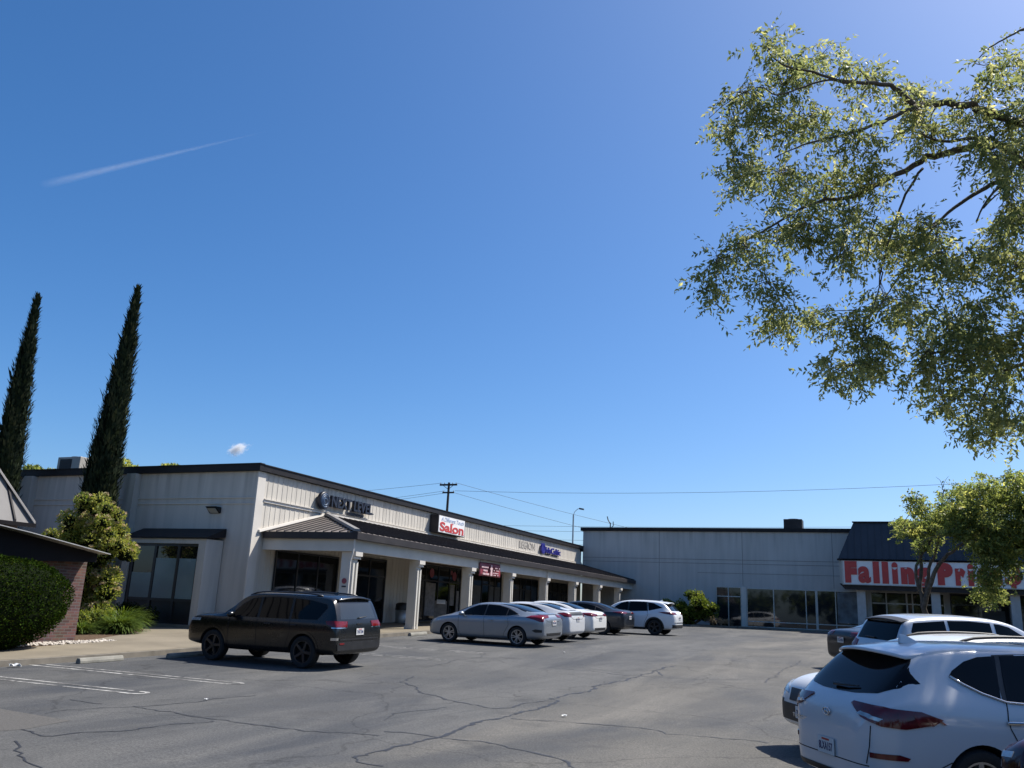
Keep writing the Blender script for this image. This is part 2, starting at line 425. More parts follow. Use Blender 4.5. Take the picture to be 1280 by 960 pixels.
def strip(pts, widths, dz, mb, jit=0.0):
    """flat ribbon lying on the ground"""
    P = [Vector((x, y)) for x, y in pts]
    # resample with wobble
    out = []
    for a, b in zip(P[:-1], P[1:]):
        n = max(1, int((b - a).length / (.22 if not jit else .11)))
        for k in range(n):
            out.append(a.lerp(b, k / n))
    out.append(P[-1])
    if jit:
        w1 = Vector((0, 0)); o2 = [out[0]]
        for q in out[1:-1]:
            w1 = w1 * .72 + Vector((random.gauss(0, jit * 1.7), random.gauss(0, jit * 1.7))); o2.append(q + w1)
        out = o2 + [out[-1]]
    vs = []
    n = len(out)
    for i, q in enumerate(out):
        d = out[min(i + 1, n - 1)] - out[max(i - 1, 0)]
        if d.length < 1e-6: d = Vector((1, 0))
        d.normalize(); nn = Vector((-d.y, d.x))
        w = widths * (1 if not jit else random.uniform(.25, 1.3)) * .5
        for s in (1, -1):
            p = q + nn * w * s
            vs.append((p.x, p.y, G(p.y) + dz))
    mb.add(vs, [(2 * i, 2 * i + 1, 2 * i + 3, 2 * i + 2) for i in range(n - 1)])

CRACKS = [[(-5.93, 10.04), (-5.97, 10.61), (-5.84, 11.36), (-5.98, 12.34), (-6.03, 13.13), (-5.94, 14.1), (-5.91, 15.02), (-5.86, 15.71), (-5.98, 16.48), (-6.2, 16.61), (-6.21, 17.58), (-6.01, 18.45), (-6.18, 19.42), (-6.1, 20.41), (-5.96, 21.57), (-5.81, 23.92), (-5.71, 25.02)], [(-9.74, 17.18), (-9.31, 16.76), (-8.73, 15.8), (-8.21, 15.58), (-7.33, 15.08), (-6.48, 14.77), (-6.3, 15.08), (-6.34, 15.78), (-6.16, 16.33)], [(-6.74, 11.38), (-6.16, 11.46), (-5.84, 11.36), (-5.2, 11.35), (-4.57, 11.2), (-4.15, 11.07), (-3.86, 10.87), (-3.54, 10.42), (-3.1, 9.6)], [(-5.8, 13.75), (-5.13, 13.91), (-4.61, 14.01), (-3.78, 14.1), (-3.4, 14.0), (-3.2, 13.8), (-2.64, 13.92), (-1.78, 13.86)], [(-8.32, 22.45), (-7.21, 22.36), (-6.1, 22.06), (-5.47, 22.2), (-4.75, 22.24), (-4.24, 22.46), (-3.24, 23.05)], [(-5.78, 23.47), (-5.44, 22.56)], [(-2.95, 22.63), (-2.89, 24.76), (-2.83, 27.46), (-2.76, 29.69)], [(-7.31, 12.33), (-7.52, 13.07), (-7.38, 13.68), (-7.26, 14.3)], [(-10.27, 18.47), (-10.04, 17.77), (-9.74, 17.18)], [(-11.51, 25.06), (-11.14, 24.04), (-11.24, 22.76), (-11.01, 20.27)], [(-11.45, 10.67), (-11.22, 11.13), (-10.94, 11.84), (-10.82, 12.22), (-10.93, 12.78), (-10.73, 13.49)], [(-11.48, 9.73), (-11.59, 10.24), (-11.45, 10.67)], [(-11.22, 11.13), (-10.83, 10.96), (-10.16, 10.93), (-9.39, 10.82), (-8.5, 10.77), (-7.69, 10.71), (-7.19, 10.95), (-6.59, 11.02)], [(-9.84, 7.97), (-9.55, 7.83), (-9.3, 7.68), (-8.64, 7.17), (-8.45, 7.1), (-8.24, 7.05)], [(-10.52, 8.59), (-9.92, 8.49), (-9.79, 8.54), (-9.76, 8.84), (-9.51, 9.25), (-9.47, 9.63), (-9.41, 10.16), (-9.23, 10.69)], [(-12.58, 11.08), (-12.16, 11.03), (-11.79, 11.02)], [(-5.97, 9.44), (-6.02, 9.78), (-5.95, 10.09)], [(-5.97, 9.44), (-5.73, 9.26), (-5.42, 9.2)]]
CW = [.075, .05, .045, .035, .03, .06, .03, .025, .04, .025, .03, .025, .04, .028, .04, .03, .05, .04]
for pts, w in zip(CRACKS, CW):
    mb = MB(); strip(pts, w, .004, mb, .018)
    tag(mb.build('asphalt_crack', M['crack']), 'dark crack across the asphalt', kind='structure')
# a rougher, browner repair patch at the left
mb = MB(); mb.add([(x, y, G(y) + .003) for x, y in [(-16.5, 9.2), (-12.41, 9.69), (-10.7, 9.49), (-10.5, 8.6), (-10.6, 8.34), (-16.5, 7.6)]], [(0, 1, 2, 3, 4, 5)])
M['patch'] = mat('brown_asphalt_patch', (.086, .081, .074), .9, var=.3, scale=30, bump=.5, bscale=120)
tag(mb.build('asphalt_patch', M['patch']), 'brownish asphalt repair patch', kind='structure')

# painted stall lines: double hairpin lines run out from the curb
def stall_lines(yc, x0, x1, gap=.32, w=.085, loop=True):
    mb = MB()
    for s in (-1, 1):
        yy = yc + s * gap / 2
        # broken and worn: short runs with small gaps
        x = x0
        while x < x1:
            ln = random.uniform(.7, 1.9); e = min(x1, x + ln)
            strip([(x, yy + random.gauss(0, .006)), (e, yy + random.gauss(0, .006))], w * random.uniform(.8, 1.05), .006, mb)
            x = e + random.choice([0.0, .03, .08, .16])
    if loop:
        pts = [(x1 + gap / 2 * math.sin(a) * 1.0, yc + gap / 2 * math.cos(a)) for a in [PI * k / 10 for k in range(11)]]
        strip(pts, w, .006, mb)
    return tag(mb.build('parking_line', M['line']), 'worn white parking stall line', kind='structure')
stall_lines(14.75, -18.0, -12.3)
stall_lines(12.45, -18.0, -12.5)
for y in (22.5, 25.0, 30.2, 33.1, 36.3, 38.6, 41.4, 44.8):
    stall_lines(y, -17.0, -11.6, loop=False, w=.055)

# ---------------------------------------------------------------- sidewalks, bed
def slab(name, mt, outline, dz, label, drop=.3):
    """raised paving with a curb face; outline given counter-clockwise, points interpolated to follow the ground"""
    pts = []
    n = len(outline)
    for i in range(n):
        a = Vector(outline[i]); b = Vector(outline[(i + 1) % n])
        k = max(1, int(abs(b.y - a.y) / 1.5))
        for t in range(k):
            pts.append(a.lerp(b, t / k))
    m = len(pts)
    vs = [(p.x, p.y, G(p.y) + dz) for p in pts] + [(p.x, p.y, G(p.y) - drop) for p in pts]
    bm = bmesh.new()
    V = [bm.verts.new(v) for v in vs]
    f = bm.faces.new(V[:m])
    for i in range(m):
        bm.faces.new((V[i], V[m + i], V[m + (i + 1) % m], V[(i + 1) % m]))
    bmesh.ops.triangulate(bm, faces=[f])
    bmesh.ops.recalc_face_normals(bm, faces=bm.faces)
    me = bpy.data.meshes.new(name); bm.to_mesh(me); bm.free()
    me.materials.append(mt)
    o = link(bpy.data.objects.new(name, me))
    return tag(o, label, kind='structure')

slab('sidewalk', M['concrete'], [(-18.15, -20), (-18.15, 20.6), (-18.9, 23.0), (-19.0, 25.2), (-17.35, 26.2), (-17.35, 64.9), (-22.0, 64.9), (-22.0, 26.3), (-60, 26.3), (-60, -20)], .135, 'tan concrete sidewalk in front of the shops')
slab('curb', M['curb'], [(-18.0, -20), (-18.0, 20.6), (-18.75, 23.0), (-18.85, 25.05), (-17.2, 26.05), (-17.2, 64.8), (-17.37, 64.8), (-17.37, 26.15), (-19.02, 25.15), (-18.92, 23.0), (-18.17, 20.6), (-18.17, -20)], .128, 'concrete curb along the sidewalk')
# joints across the sidewalk
for y in (6, 8.4, 10.8, 13.2, 15.6, 17.6, 19.4):
    mb = MB(); mb.add([(-20.6, y, G(y) + .139), (-18.2, y, G(y) + .139), (-18.2, y + .025, G(y) + .139), (-20.6, y + .025, G(y) + .139)], [(0, 1, 2, 3)])
    tag(mb.build('sidewalk_joint', M['crack']), 'dark joint across the sidewalk', kind='structure')
for a, b in (((-21.0, 20.6), (-18.4, 18.3)), ((-23.3, 23.6), (-18.9, 23.1)), ((-22.3, 26.2), (-19.1, 24.9))):
    mb = MB(); A = Vector(a); B = Vector(b); d = (B - A).normalized(); nn = Vector((-d.y, d.x)) * .013
    mb.add([(p.x, p.y, G(p.y) + .139) for p in (A + nn, A - nn, B - nn, B + nn)], [(0, 1, 2, 3)])
    tag(mb.build('sidewalk_joint', M['crack']), 'dark joint across the sidewalk', kind='structure')
slab('planting_bed', M['mulch'], [(-20.6, -18), (-20.55, 18.5), (-21.2, 21.0), (-22.9, 22.6), (-24.4, 24.2), (-27.0, 25.2), (-58, 25.2), (-58, -18)], .165, 'brown mulch planting bed beside the sidewalk')
slab('planting_bed', M['mulch'], [(-15.6, 62.4), (-12.6, 60.6), (-10.1, 62.8), (-10.1, 64.9), (-15.6, 64.9)], .10, 'brown mulch planting bed against the grey wall')
slab('curb', M['curb'], [(-15.75, 62.35), (-12.6, 60.45), (-9.95, 62.75), (-9.95, 64.9), (-10.08, 64.9), (-10.08, 62.82), (-12.6, 60.62), (-15.62, 62.45)], .13, 'concrete curb round the far planting bed')
slab('sidewalk', M['curb'], [(-9.9, 63.3), (45, 63.3), (45, 64.95), (-9.9, 64.95)], .10, 'narrow concrete walk in front of the far shop')

# white pebbles at the foot of the brick wall
def pebbles():
    mb = MB()
    ico = bmesh.new(); bmesh.ops.create_icosphere(ico, subdivisions=1, radius=1)
    base = [v.co.copy() for v in ico.verts]; fc = [tuple(v.index for v in f.verts) for f in ico.faces]; ico.free()
    for i in range(520):
        x = random.uniform(-21.3, -20.62); y = random.uniform(15.6, 19.6)
        if y > 18.9: x = random.uniform(-21.2, -20.75)
        r = random.uniform(.022, .06)
        R = Matrix.Rotation(random.uniform(0, 6.28), 3, 'Z')
        z = G(y) + .165 + r * .35
        sx, sy, sz = random.uniform(.8, 1.4), random.uniform(.7, 1.1), random.uniform(.5, .8)
        mb.add([(R @ Vector((v.x * r * sx, v.y * r * sy, v.z * r * sz))) + Vector((x, y, z)) for v in base], fc)
    return tag(mb.build('white_pebbles', M['pebble'], smooth=True), 'white pebbles strewn along the foot of the brick wall', kind='stuff')
pebbles()

# concrete wheel stops
def wheel_stop(label, loc, rz):
    mb = MB()
    prof = [(-.075, 0), (.075, 0), (.075, .06), (.045, .125), (-.045, .125), (-.075, .06)]
    mb.prism(prof, 'x', -.64, .64)
    o = mb.build('wheel_stop', M['stopper']); bevel(o, .012)
    o.location = (*loc, G(loc[1]) + .001); o.rotation_euler = (slope(loc[1]) if False else 0, -math.atan(slope(loc[1])) if abs(rz) > .5 else 0, rz)
    return tag(o, label, 'wheel stop', 'concrete wheel stops at the stalls')
wheel_stop('grey concrete wheel stop in the empty stall left of the black SUV', (-17.55, 16.15), PI / 2)
wheel_stop('grey concrete wheel stop half hidden by the shadow of the black SUV', (-17.2, 18.6), PI / 2)
wheel_stop('grey concrete wheel stop at the left edge, in front of the hedge', (-17.6, 12.85), PI / 2)
wheel_stop('grey concrete wheel stop left of the silver sedan, before the column', (-16.95, 30.6), PI / 2)

def litter(label, loc, s):
    mb = MB(); n = 7
    vs = []
    for j in range(n):
        for i in range(n):
            vs.append(((i / 6 - .5) * s * random.uniform(.7, 1.1), (j / 6 - .5) * s * .6 * random.uniform(.7, 1.1), random.uniform(.0, .32) * s + .01))
    fs = [(j * n + i, j * n + i + 1, (j + 1) * n + i + 1, (j + 1) * n + i) for j in range(n - 1) for i in range(n - 1)]
    mb.add(vs, fs)
    o = mb.build('litter', M['paper']); o.location = (*loc, G(loc[1]) + .004); o.rotation_euler = (0, 0, random.uniform(0, 3))
    return tag(o, label, 'litter', 'scraps of litter on the asphalt')
litter('crumpled white paper lying at the left end of the stall lines', (-17.75, 14.05), .24)
litter('tiny white scrap in the middle of the lane, nearest the camera', (-5.15, 14.5), .10)
litter('tiny white scrap on the asphalt behind the parked white sedan', (-9.6, 26.9), .10)
litter('small white scrap beside the left end of the wheel stop', (-18.05, 16.2), .12)
litter('small pale scrap on the asphalt below the stall lines', (-10.9, 12.4), .08)
# ================================================================ buildings
def shop_window(parent, plane, pos, a0, a1, z0, z1, mull=(), rails=(), fw=.07, glass='glass', frame='frame', name='window', out=1, depth=.06, za=None, pane_name='pane'):
    """window in a wall. plane 'x': wall at x=pos facing +x (out=1) with a along y; plane 'y': wall at y=pos facing -y (out=-1) with a along x.
    za: optional lower edge at the a1 end (sills that follow a slope)"""
    za = z0 if za is None else za
    zl = lambda a: z0 + (za - z0) * (a - a0) / (a1 - a0)
    def bx(mb, p0, p1, b0, b1, c0, c1):
        lo, hi = sorted((pos + out * p0, pos + out * p1))
        if plane == 'x': mb.box(lo, hi, b0, b1, c0, c1)
        else: mb.box(b0, b1, lo, hi, c0, c1)
    f = MB()
    zb = min(z0, za)
    bx(f, .002, depth, a0, a0 + fw, zl(a0), z1); bx(f, .002, depth, a1 - fw, a1, zl(a1), z1)
    bx(f, .002, depth - .002, a0 + fw, a1 - fw, z1 - fw, z1)
    for i in range(6):
        s0 = a0 + fw + (a1 - a0 - 2 * fw) * i / 6; s1 = a0 + fw + (a1 - a0 - 2 * fw) * (i + 1) / 6
        bx(f, .002, depth - .003, s0, s1, zl((s0 + s1) / 2), zl((s0 + s1) / 2) + fw)
    for mu in mull:
        mu, w = mu if isinstance(mu, tuple) else (mu, fw)
        bx(f, .002, depth - .006, mu - w / 2, mu + w / 2, zl(mu) + fw + .002, z1 - fw - .002)
    for r in rails:
        r = r if isinstance(r, tuple) else (r, a0, a1)
        xs = sorted([r[1] + fw] + [m_[0] if isinstance(m_, tuple) else m_ for m_ in mull if r[1] < (m_[0] if isinstance(m_, tuple) else m_) < r[2]] + [r[2] - fw])
        for s0, s1 in zip(xs[:-1], xs[1:]):
            bx(f, .002, depth - .009, s0 + fw / 2, s1 - fw / 2, r[0] - fw / 2, r[0] + fw / 2)
    o = f.build(name, M[frame], parent)
    p = MB()
    bx(p, .001, .022, a0 + fw * .5, a1 - fw * .5, zb + fw * .5, z1 - fw * .5)
    p.build(pane_name, M[glass], o)
    return o

# ---------------------------------------------------------------- near shop building (long wing)
FX, Y0, Y1, ZT = -22.0, 26.36, 64.95, 6.80
B = thing('shop_building', 'long beige shop building with a ribbed canopy on cream columns', 'building', (-22, 26.36, .6))
B.location = (0, 0, 0)
mb = MB(); mb.box(-54, FX - .02, Y0 + .02, Y1, .2, 6.60)
mb.build('wall', M['wall'], B)
# facade siding: backing panel plus battens
mb = MB(); mb.box(FX - .018, FX, Y0 + .45, Y1 - .02, .55, 6.56)
y = Y0 + .62
while y < Y1 - .1:
    mb.box(FX + .001, FX + .012, y, y + .04, .55, 6.55); y += .305
mb.build('siding', M['siding'], B)
mb = MB()
mb.box(FX - .02, FX + .045, Y0 - .03, Y0 + .42, .5, 6.56)          # corner board
mb.box(-54, FX - .021, Y0 - .025, Y0 + .019, 5.32, 5.345); mb.box(-54, FX - .021, Y0 - .025, Y0 + .019, 5.545, 5.57)   # shallow reveal lines on the end wall
mb.box(FX + .023, FX + .06, Y0 + .43, Y1 - .05, 5.43, 5.56)         # band across the facade
mb.box(FX + .06, FX + .10, Y0 + .43, Y1 - .05, 5.535, 5.565)
mb.build('trim', M['trim'], B)
# pilasters on the end wall
for xa, xb in ((-28.45, -27.95), (-34.5, -33.95), (-40.6, -40.05)):
    MB().box(xa, xb, Y0 - .30, Y0 + .018, .3, 6.55).build('pilaster', M['wall'], B)
# roof edge
mb = MB()
mb.box(-54.1, FX + .16, Y0 - .14, Y0 + .1, 6.57, ZT + .02)
mb.box(FX - .1, FX + .16, Y0 + .101, Y1 + .0, 6.58, ZT)
mb.box(FX - .12, FX + .19, Y0 + .102, Y1 + .0, ZT + .001, ZT + .04)
mb.box(-54.1, FX + .19, Y0 - .17, Y0 + .1, ZT + .021, ZT + .06)
mb.box(FX + .0, FX + .17, Y1 - .35, Y1 - .001, 6.40, 6.579)
mb.build('roof_edge', M['cap'], B)
MB().box(-53.9, FX - .13, Y0 + .11, Y1 - .1, 6.601, 6.65).build('roof', M['gutter'], B)

# ---- canopy
CX, CY0 = -17.75, 27.0           # eave line, hip end
APX = 30.95                      # hip apex on the wall
ZE, ZR = 4.34, 5.40              # eave / wall heights
roof_z = lambda x: ZE + (ZR - ZE) * (CX - x) / (CX - FX)
mb = MB()
mb.add([(CX, CY0, ZE), (CX, Y1, ZE), (FX + .03, Y1, ZR), (FX + .03, APX, ZR), (FX + .03, CY0, ZE)], [(0, 1, 2, 3), (0, 3, 4)])
mb.add([(CX, CY0, ZE - .05), (CX, Y1, ZE - .05), (FX + .03, Y1, ZR - .06), (FX + .03, APX, ZR - .06), (FX + .03, CY0, ZE - .05)], [(3, 2, 1, 0), (4, 3, 0)])
mb.build('canopy_roof', M['metal_roof'], B)
def rib(mb, a, b, w, h, side):
    """raised seam from a to b on a roof slope; side is the horizontal direction across the seam"""
    a = Vector(a); b = Vector(b); s = Vector(side) * w / 2; up = Vector((0, 0, h))
    mb.hexa([a - s, a + s, b + s, b - s, a - s * .7 + up, a + s * .7 + up, b + s * .7 + up, b - s * .7 + up])
mb = MB()
y = CY0 + .25
while y < Y1:
    # the seams on the hip's front run up until they meet the hip line
    t = min(1.0, (y - CY0) / (APX - CY0))
    xe = CX + (FX + .03 - CX) * t
    rib(mb, (CX + .02, y, ZE + .004), (xe, y, roof_z(xe) + .004), .03, .06, (0, 1, 0))
    y += .405
mb.build('roof_seam', M['rib'], B)
mb = MB()
x = FX + .3
while x < CX - .1:
    t = (CX - x) / (CX - FX)
    ye = CY0 + (APX - CY0) * t
    rib(mb, (x, CY0 - .02, ZE + .004), (x, ye, ZE + (ZR - ZE) * (ye - CY0) / (APX - CY0) + .004), .045, .04, (1, 0, 0))
    x += .355
mb.build('roof_seam', M['gutter'], B)  # dark tone stands for the shaded sides of these seams
mb = MB()
d = Vector((FX + .03 - CX, APX - CY0, ZR - ZE)); sd = Vector((0, 0, 1)).cross(d).normalized()
rib(mb, (CX, CY0, ZE + .03), (FX + .05, APX, ZR + .03), .26, .09, sd)
mb.build('hip_cap', M['metal_roof_grey'], B)
mb = MB()
mb.box(FX + .023, FX + .16, APX + .1, Y1 - .06, ZR - .01, ZR + .07)
d = Vector((0, APX - CY0, ZR - ZE))
rib(mb, (FX + .07, CY0 - .35, ZE - .06), (FX + .07, APX + .1, ZR + .04), .14, .09, (1, 0, 0))
mb.build('flashing', M['trim'], B)
mb = MB()
mb.box(CX + .001, CX + .11, CY0 - .11, Y1 - .001, 4.08, 4.33)
mb.box(FX + .1, CX + .0, CY0 - .11, CY0 - .001, 4.08, 4.33)
mb.build('gutter', M['gutter'], B)
mb = MB()
mb.box(-18.12, -17.90, 27.30, Y1 - .002, 3.66, 4.09)
mb.box(-21.99, -17.90, 27.06, 27.299, 3.66, 4.09)
mb.build('beam', M['column'], B)
MB().box(-21.97, -18.13, 27.3, Y1 - .003, 4.0, 4.06).build('soffit', M['soffit'], B)
# columns with capitals
COLY = [27.42, 32.22, 37.20, 42.02, 47.10, 52.05, 57.0, 61.9]
for k, yc in enumerate(COLY):
    zb = G(yc) + .12
    mb = MB()
    wx_ = .46 if k == 0 else .34
    mb.box(-18.02 - wx_, -18.02, yc - .18, yc + .18, zb, 3.658)
    for dy in (-.16, .06):      # raised strips on the front
        mb.box(-18.019, -17.96, yc + dy, yc + dy + .10, zb + .02, 3.30)
    mb.box(-18.06 - wx_, -17.99, yc - .205, yc + .205, zb + .001, zb + .13)
    c = mb.build('column', M['column'], B)
    mb = MB()
    mb.box(-18.08 - wx_ * .4, -17.84, yc - .23, yc + .23, 3.50, 3.656)
    mb.box(-18.05 - wx_ * .4, -17.90, yc - .205, yc + .205, 3.40, 3.499)
    mb.build('capital', M['trim'], c)
# small round plaque on the first column
tag(MB().lathe([(0, 0), (.10, 0), (.10, .02), (0, .02)], 20, 'y', (-18.27, 27.215, 2.60)).build('plaque', M['sticker'], B), 'small round red sticker')
mb = MB(); mb.box(-18.36, -18.18, 27.222, 27.238, 2.38, 2.43); mb.build('sticker_caption', M['navy'], B)
# downpipe at the fifth column and hip corner
for yc in (27.28, 47.1):
    MB().tube([(-17.8, yc - .3, 4.1), (-17.84, yc - .3, 3.6), (-17.92, yc - .3, 3.3), (-17.92, yc - .3, G(yc) + .2)], .035, 6).build('downpipe', M['trim'], B)

# ---- shopfronts under the canopy (wall plane x = FX + .024)
WX = FX + .024
def zs(y): return G(y) + .17
shop_window(B, 'x', WX, 27.86, 32.15, zs(27.9) + .05, 3.72, mull=(29.3, 30.7), rails=(1.5,))
shop_window(B, 'x', WX, 33.35, 36.12, zs(33.4), 3.86, mull=(34.7,), rails=(3.05,), name='door', pane_name='pane')
shop_window(B, 'x', WX, 39.5, 44.1, zs(39.5), 3.90, mull=((40.05, .05), 41.45, 42.75, (43.6, .05)), rails=(3.1,))
shop_window(B, 'x', WX, 45.6, 49.7, zs(45.6), 3.90, mull=(46.9, (47.9, .12), 48.7), rails=((3.2, 46.9, 48.7),))
shop_window(B, 'x', WX, 51.4, 55.8, zs(51.4), 3.82, mull=(52.7, (53.6, .12), 54.6), rails=((3.1, 52.7, 54.6),))
shop_window(B, 'x', WX, 57.7, 61.7, zs(57.7), 3.80, mull=(58.7, 59.7, 60.7), rails=(3.1,))
# curtains and pale posters seen behind the panes
M['curtain'] = mat('grey_curtain', (.085, .095, .105), .6, var=.25, scale=5); M['curtain2'] = mat('dim_curtain', (.045, .05, .055), .6, var=.25, scale=5)
for a, b in ((45.75, 46.8), (47.95, 48.6), (48.8, 49.55)): MB().box(WX + .0225, WX + .026, a, b, zs(a) + .25, 3.1).build('curtain', M['curtain'], B)
for a, b in ((51.55, 52.6), (53.7, 54.5)): MB().box(WX + .0225, WX + .026, a, b, zs(a) + .25, 3.1).build('curtain', M['curtain2'], B)
M['poster'] = mat('pale_window_poster', (.21, .20, .20), .5, var=.35, scale=6)
mb = MB(); mb.box(WX + .0225, WX + .027, 40.15, 41.2, 1.35, 3.0); mb.build('poster', M['poster'], B)
MB().box(WX + .0225, WX + .027, 42.9, 43.4, 1.9, 3.0).build('poster', M['poster'], B); MB().box(WX + .0225, WX + .027, 43.65, 43.98, 1.4, 2.7).build('poster', M['poster'], B)
for yy, zz in ((40.7, 3.5), (43.3, 3.45), (42.95, 3.62)):
    tag(MB().lathe([(0, 0), (.24 if yy != 42.95 else .12, 0), (.24 if yy != 42.95 else .12, .01), (0, .01)], 16, 'x', (WX + .03, yy, zz)).build('decal', M['sticker'], B), 'round red window decal')
# red lettering strips along the header over the salon and next door
mb = MB(); mb.box(WX + .001, WX + .02, 39.6, 44.2, 3.93, 4.0); mb.build('header_strip', M['brownboard'], B)

# ---- end wall (faces the camera): bay window, lamp
BY = 25.42
bay = MB()
bay.box(-27.30, -26.96, BY, Y0 - .031, .95, 3.90)                    # left jamb
bay.box(-23.60, -23.26, BY, Y0 - .031, .78, 3.90)                    # right jamb
bay.box(-26.96, -23.60, BY, Y0 - .031, 3.72, 3.90)                   # head
bay.box(-26.96, -23.60, BY + .25, Y0 - .031, .78, 3.72)              # backing
bw = bay.build('bay_window', M['wall'], B)
mb = MB(); mb.hexa([(-27.38, BY - .06, 3.902), (-23.18, BY - .06, 3.902), (-23.18, Y0 - .031, 4.03), (-27.38, Y0 - .031, 4.03), (-27.38, BY - .06, 3.96), (-23.18, BY - .06, 3.96), (-23.18, Y0 - .031, 4.36), (-27.38, Y0 - .031, 4.36)])
mb.build('bay_roof', M['cap'], bw)
mb = MB()
for xa, xb in ((-26.96, -26.80), (-25.79, -25.67), (-24.64, -24.52), (-23.68, -23.60)):
    mb.box(xa, xb, BY + .06, BY + .16, .80, 3.719)
for a, b in ((-26.80, -25.79), (-25.67, -24.64), (-24.52, -23.68)):
    mb.box(a + .001, b - .001, BY + .065, BY + .155, 1.60, 1.70); mb.box(a + .001, b - .001, BY + .065, BY + .155, 3.62, 3.718); mb.box(a + .001, b - .001, BY + .065, BY + .155, .80, .88)
mb.build('frame', M['frame'], bw)
mb = MB(); mb.box(-26.9, -23.62, BY + .10, BY + .12, 1.66, 3.68); mb.build('pane', M['glass'], bw)
mb = MB(); mb.box(-26.9, -23.62, BY + .10, BY + .12, .86, 1.64); mb.build('lower_panel', M['black'], bw)
mb = MB()
mb.box(-26.79, -25.80, BY + .08, BY + .099, 1.702, 2.62)  # opaque teal panels set before the lower panes
for a, b in ((-25.66, -24.65), (-24.51, -23.69)): mb.box(a, b, BY + .08, BY + .099, 1.702, 3.17)
tag(mb.build('window_infill', M['infill'], bw), 'pale teal film over the lower panes')
mb = MB(); mb.box(-27.4, -23.2, BY - .12, BY - .001, .40, .80); mb.box(-27.4, FX, BY + .001, Y0 - .032, .40, .79)
mb.build('plinth', M['curb'], B)
wl = MB(); wl.hexa([(-24.12, Y0 - .02, 4.95), (-23.60, Y0 - .02, 4.95), (-23.60, Y0 + .0, 4.95), (-24.12, Y0 + .0, 4.95), (-24.12, Y0 - .30, 5.19), (-23.60, Y0 - .30, 5.19), (-23.60, Y0, 5.19), (-24.12, Y0, 5.19)])
wo = wl.build('wall_lamp', M['black']); tag(wo, 'black wedge shaped lamp on the shaded end wall above the bay window', 'wall lamp')
MB().hexa([(-24.05, Y0 - .06, 4.96), (-23.67, Y0 - .06, 4.96), (-23.67, Y0 - .03, 4.96), (-24.05, Y0 - .03, 4.96), (-24.05, Y0 - .297, 5.12), (-23.67, Y0 - .297, 5.12), (-23.67, Y0 - .25, 5.12), (-24.05, Y0 - .25, 5.12)]).build('lens', M['lamp_glass'], wo)

# ghost of removed letters on the facade
put_text('letter_stain', text_fit(text_mesh('LEGION', 1, .002, .01), 0, 2.75, 0, .47), M['ghost'], B, (FX + .026, 52.4, 5.75), (0, 1, 0), (0, 0, 1))

# ================================================================ signs on the long wing
def letters(parent, name, txt, m, y0, y1, z0, z1, x, depth=.12, bold=.03, shear=0):
    me = text_fit(text_mesh(txt, 1, depth / 2, bold, shear=shear), 0, y1 - y0, z0, z1)
    co = np.array([v.co for v in me.vertices]); 
    return put_text(name, me, M[m], parent, (x + depth / 2, y0, 0), (0, 1, 0), (0, 0, 1))
S = thing('shop_sign', 'dark navy NEXT LEVEL letters with a round spiral emblem above the hip of the canopy', 'sign', (FX, 32, 5.6), 'signs on the shop fronts'); S.location = (0, 0, 0)
em = MB()
em.lathe([(0, 0), (.34, 0), (.37, .03), (.37, .16), (.34, .19), (0, .19)], 32, 'x', (FX + .08, 30.45, 5.96))
emb = em.build('emblem', M['navy'], S)
mb = MB()
for r, a0, a1 in ((.27, .4, 5.2), (.19, 1.2, 6.0), (.10, .2, 4.4)):
    mb.tube([(FX + .275, 30.45 + r * math.cos(a0 + (a1 - a0) * k / 18), 5.96 + r * math.sin(a0 + (a1 - a0) * k / 18)) for k in range(19)], .022, 6)
mb.build('emblem_swirl', mat('steel_blue_swirl', (.10, .16, .26), .4, var=.1), emb)
letters(S, 'lettering', 'NEXT LEVEL', 'navy', 30.95, 34.2, 5.76, 6.24, FX + .12, .14, .03)
letters(S, 'small_lettering', 'COMICS CO-OP', 'navy', 32.35, 33.62, 5.565, 5.70, FX + .125, .06, .03)
mb = MB(); mb.box(FX + .12, FX + .2, 33.9, 34.4, 5.80, 5.85); mb.build('rule', M['navy'], S)

S = thing('sign_box', 'white box sign reading Salon in red letters under the roof edge', 'sign', group='signs on the shop fronts')
mb = MB(); mb.box(FX + .03, FX + .52, 40.15, 43.3, 5.56, 6.49); sb = mb.build('cabinet', M['gutter'], S); bevel(sb, .015)
mb = MB(); mb.box(FX + .521, FX + .535, 40.21, 43.24, 5.60, 6.45); mb.build('face', M['white'], S)
letters(S, 'lettering', 'Salon', 'red', 40.32, 43.12, 5.655, 6.14, FX + .536, .014, .03)
letters(S, 'small_lettering', 'A Different Touch', 'paleblue', 40.45, 43.1, 6.18, 6.40, FX + .536, .010, .0, .25)
# serifs for the red letters
mb = MB()
for a, b, z in ((41.48, 41.66, 5.66), (41.72, 42.02, 5.66), (42.52, 42.76, 5.66), (42.88, 43.16, 5.66), (41.70, 41.86, 6.125)):
    mb.box(FX + .537, FX + .549, a, b, z - .012, z + .022)
mb.build('serif', M['red'], S)

S = thing('shop_sign', 'blue cut-out letters with a ring at the far end of the long facade', 'sign', group='signs on the shop fronts')
letters(S, 'lettering', 'lideCeltic', 'blue', 56.75, 59.75, 5.72, 6.14, FX + .10, .10, .015)
mb = MB(); mb.lathe([(.0, 0), (.36, 0), (.36, .12), (.22, .12), (.22, .11), (0, .11)], 24, 'x', (FX + .08, 56.3, 5.98)); mb.build('emblem', M['blue'], S)
letters(S, 'small_lettering', 'MARTIAL ARTS', 'navy', 56.9, 59.5, 5.60, 5.68, FX + .12, .03, .01)

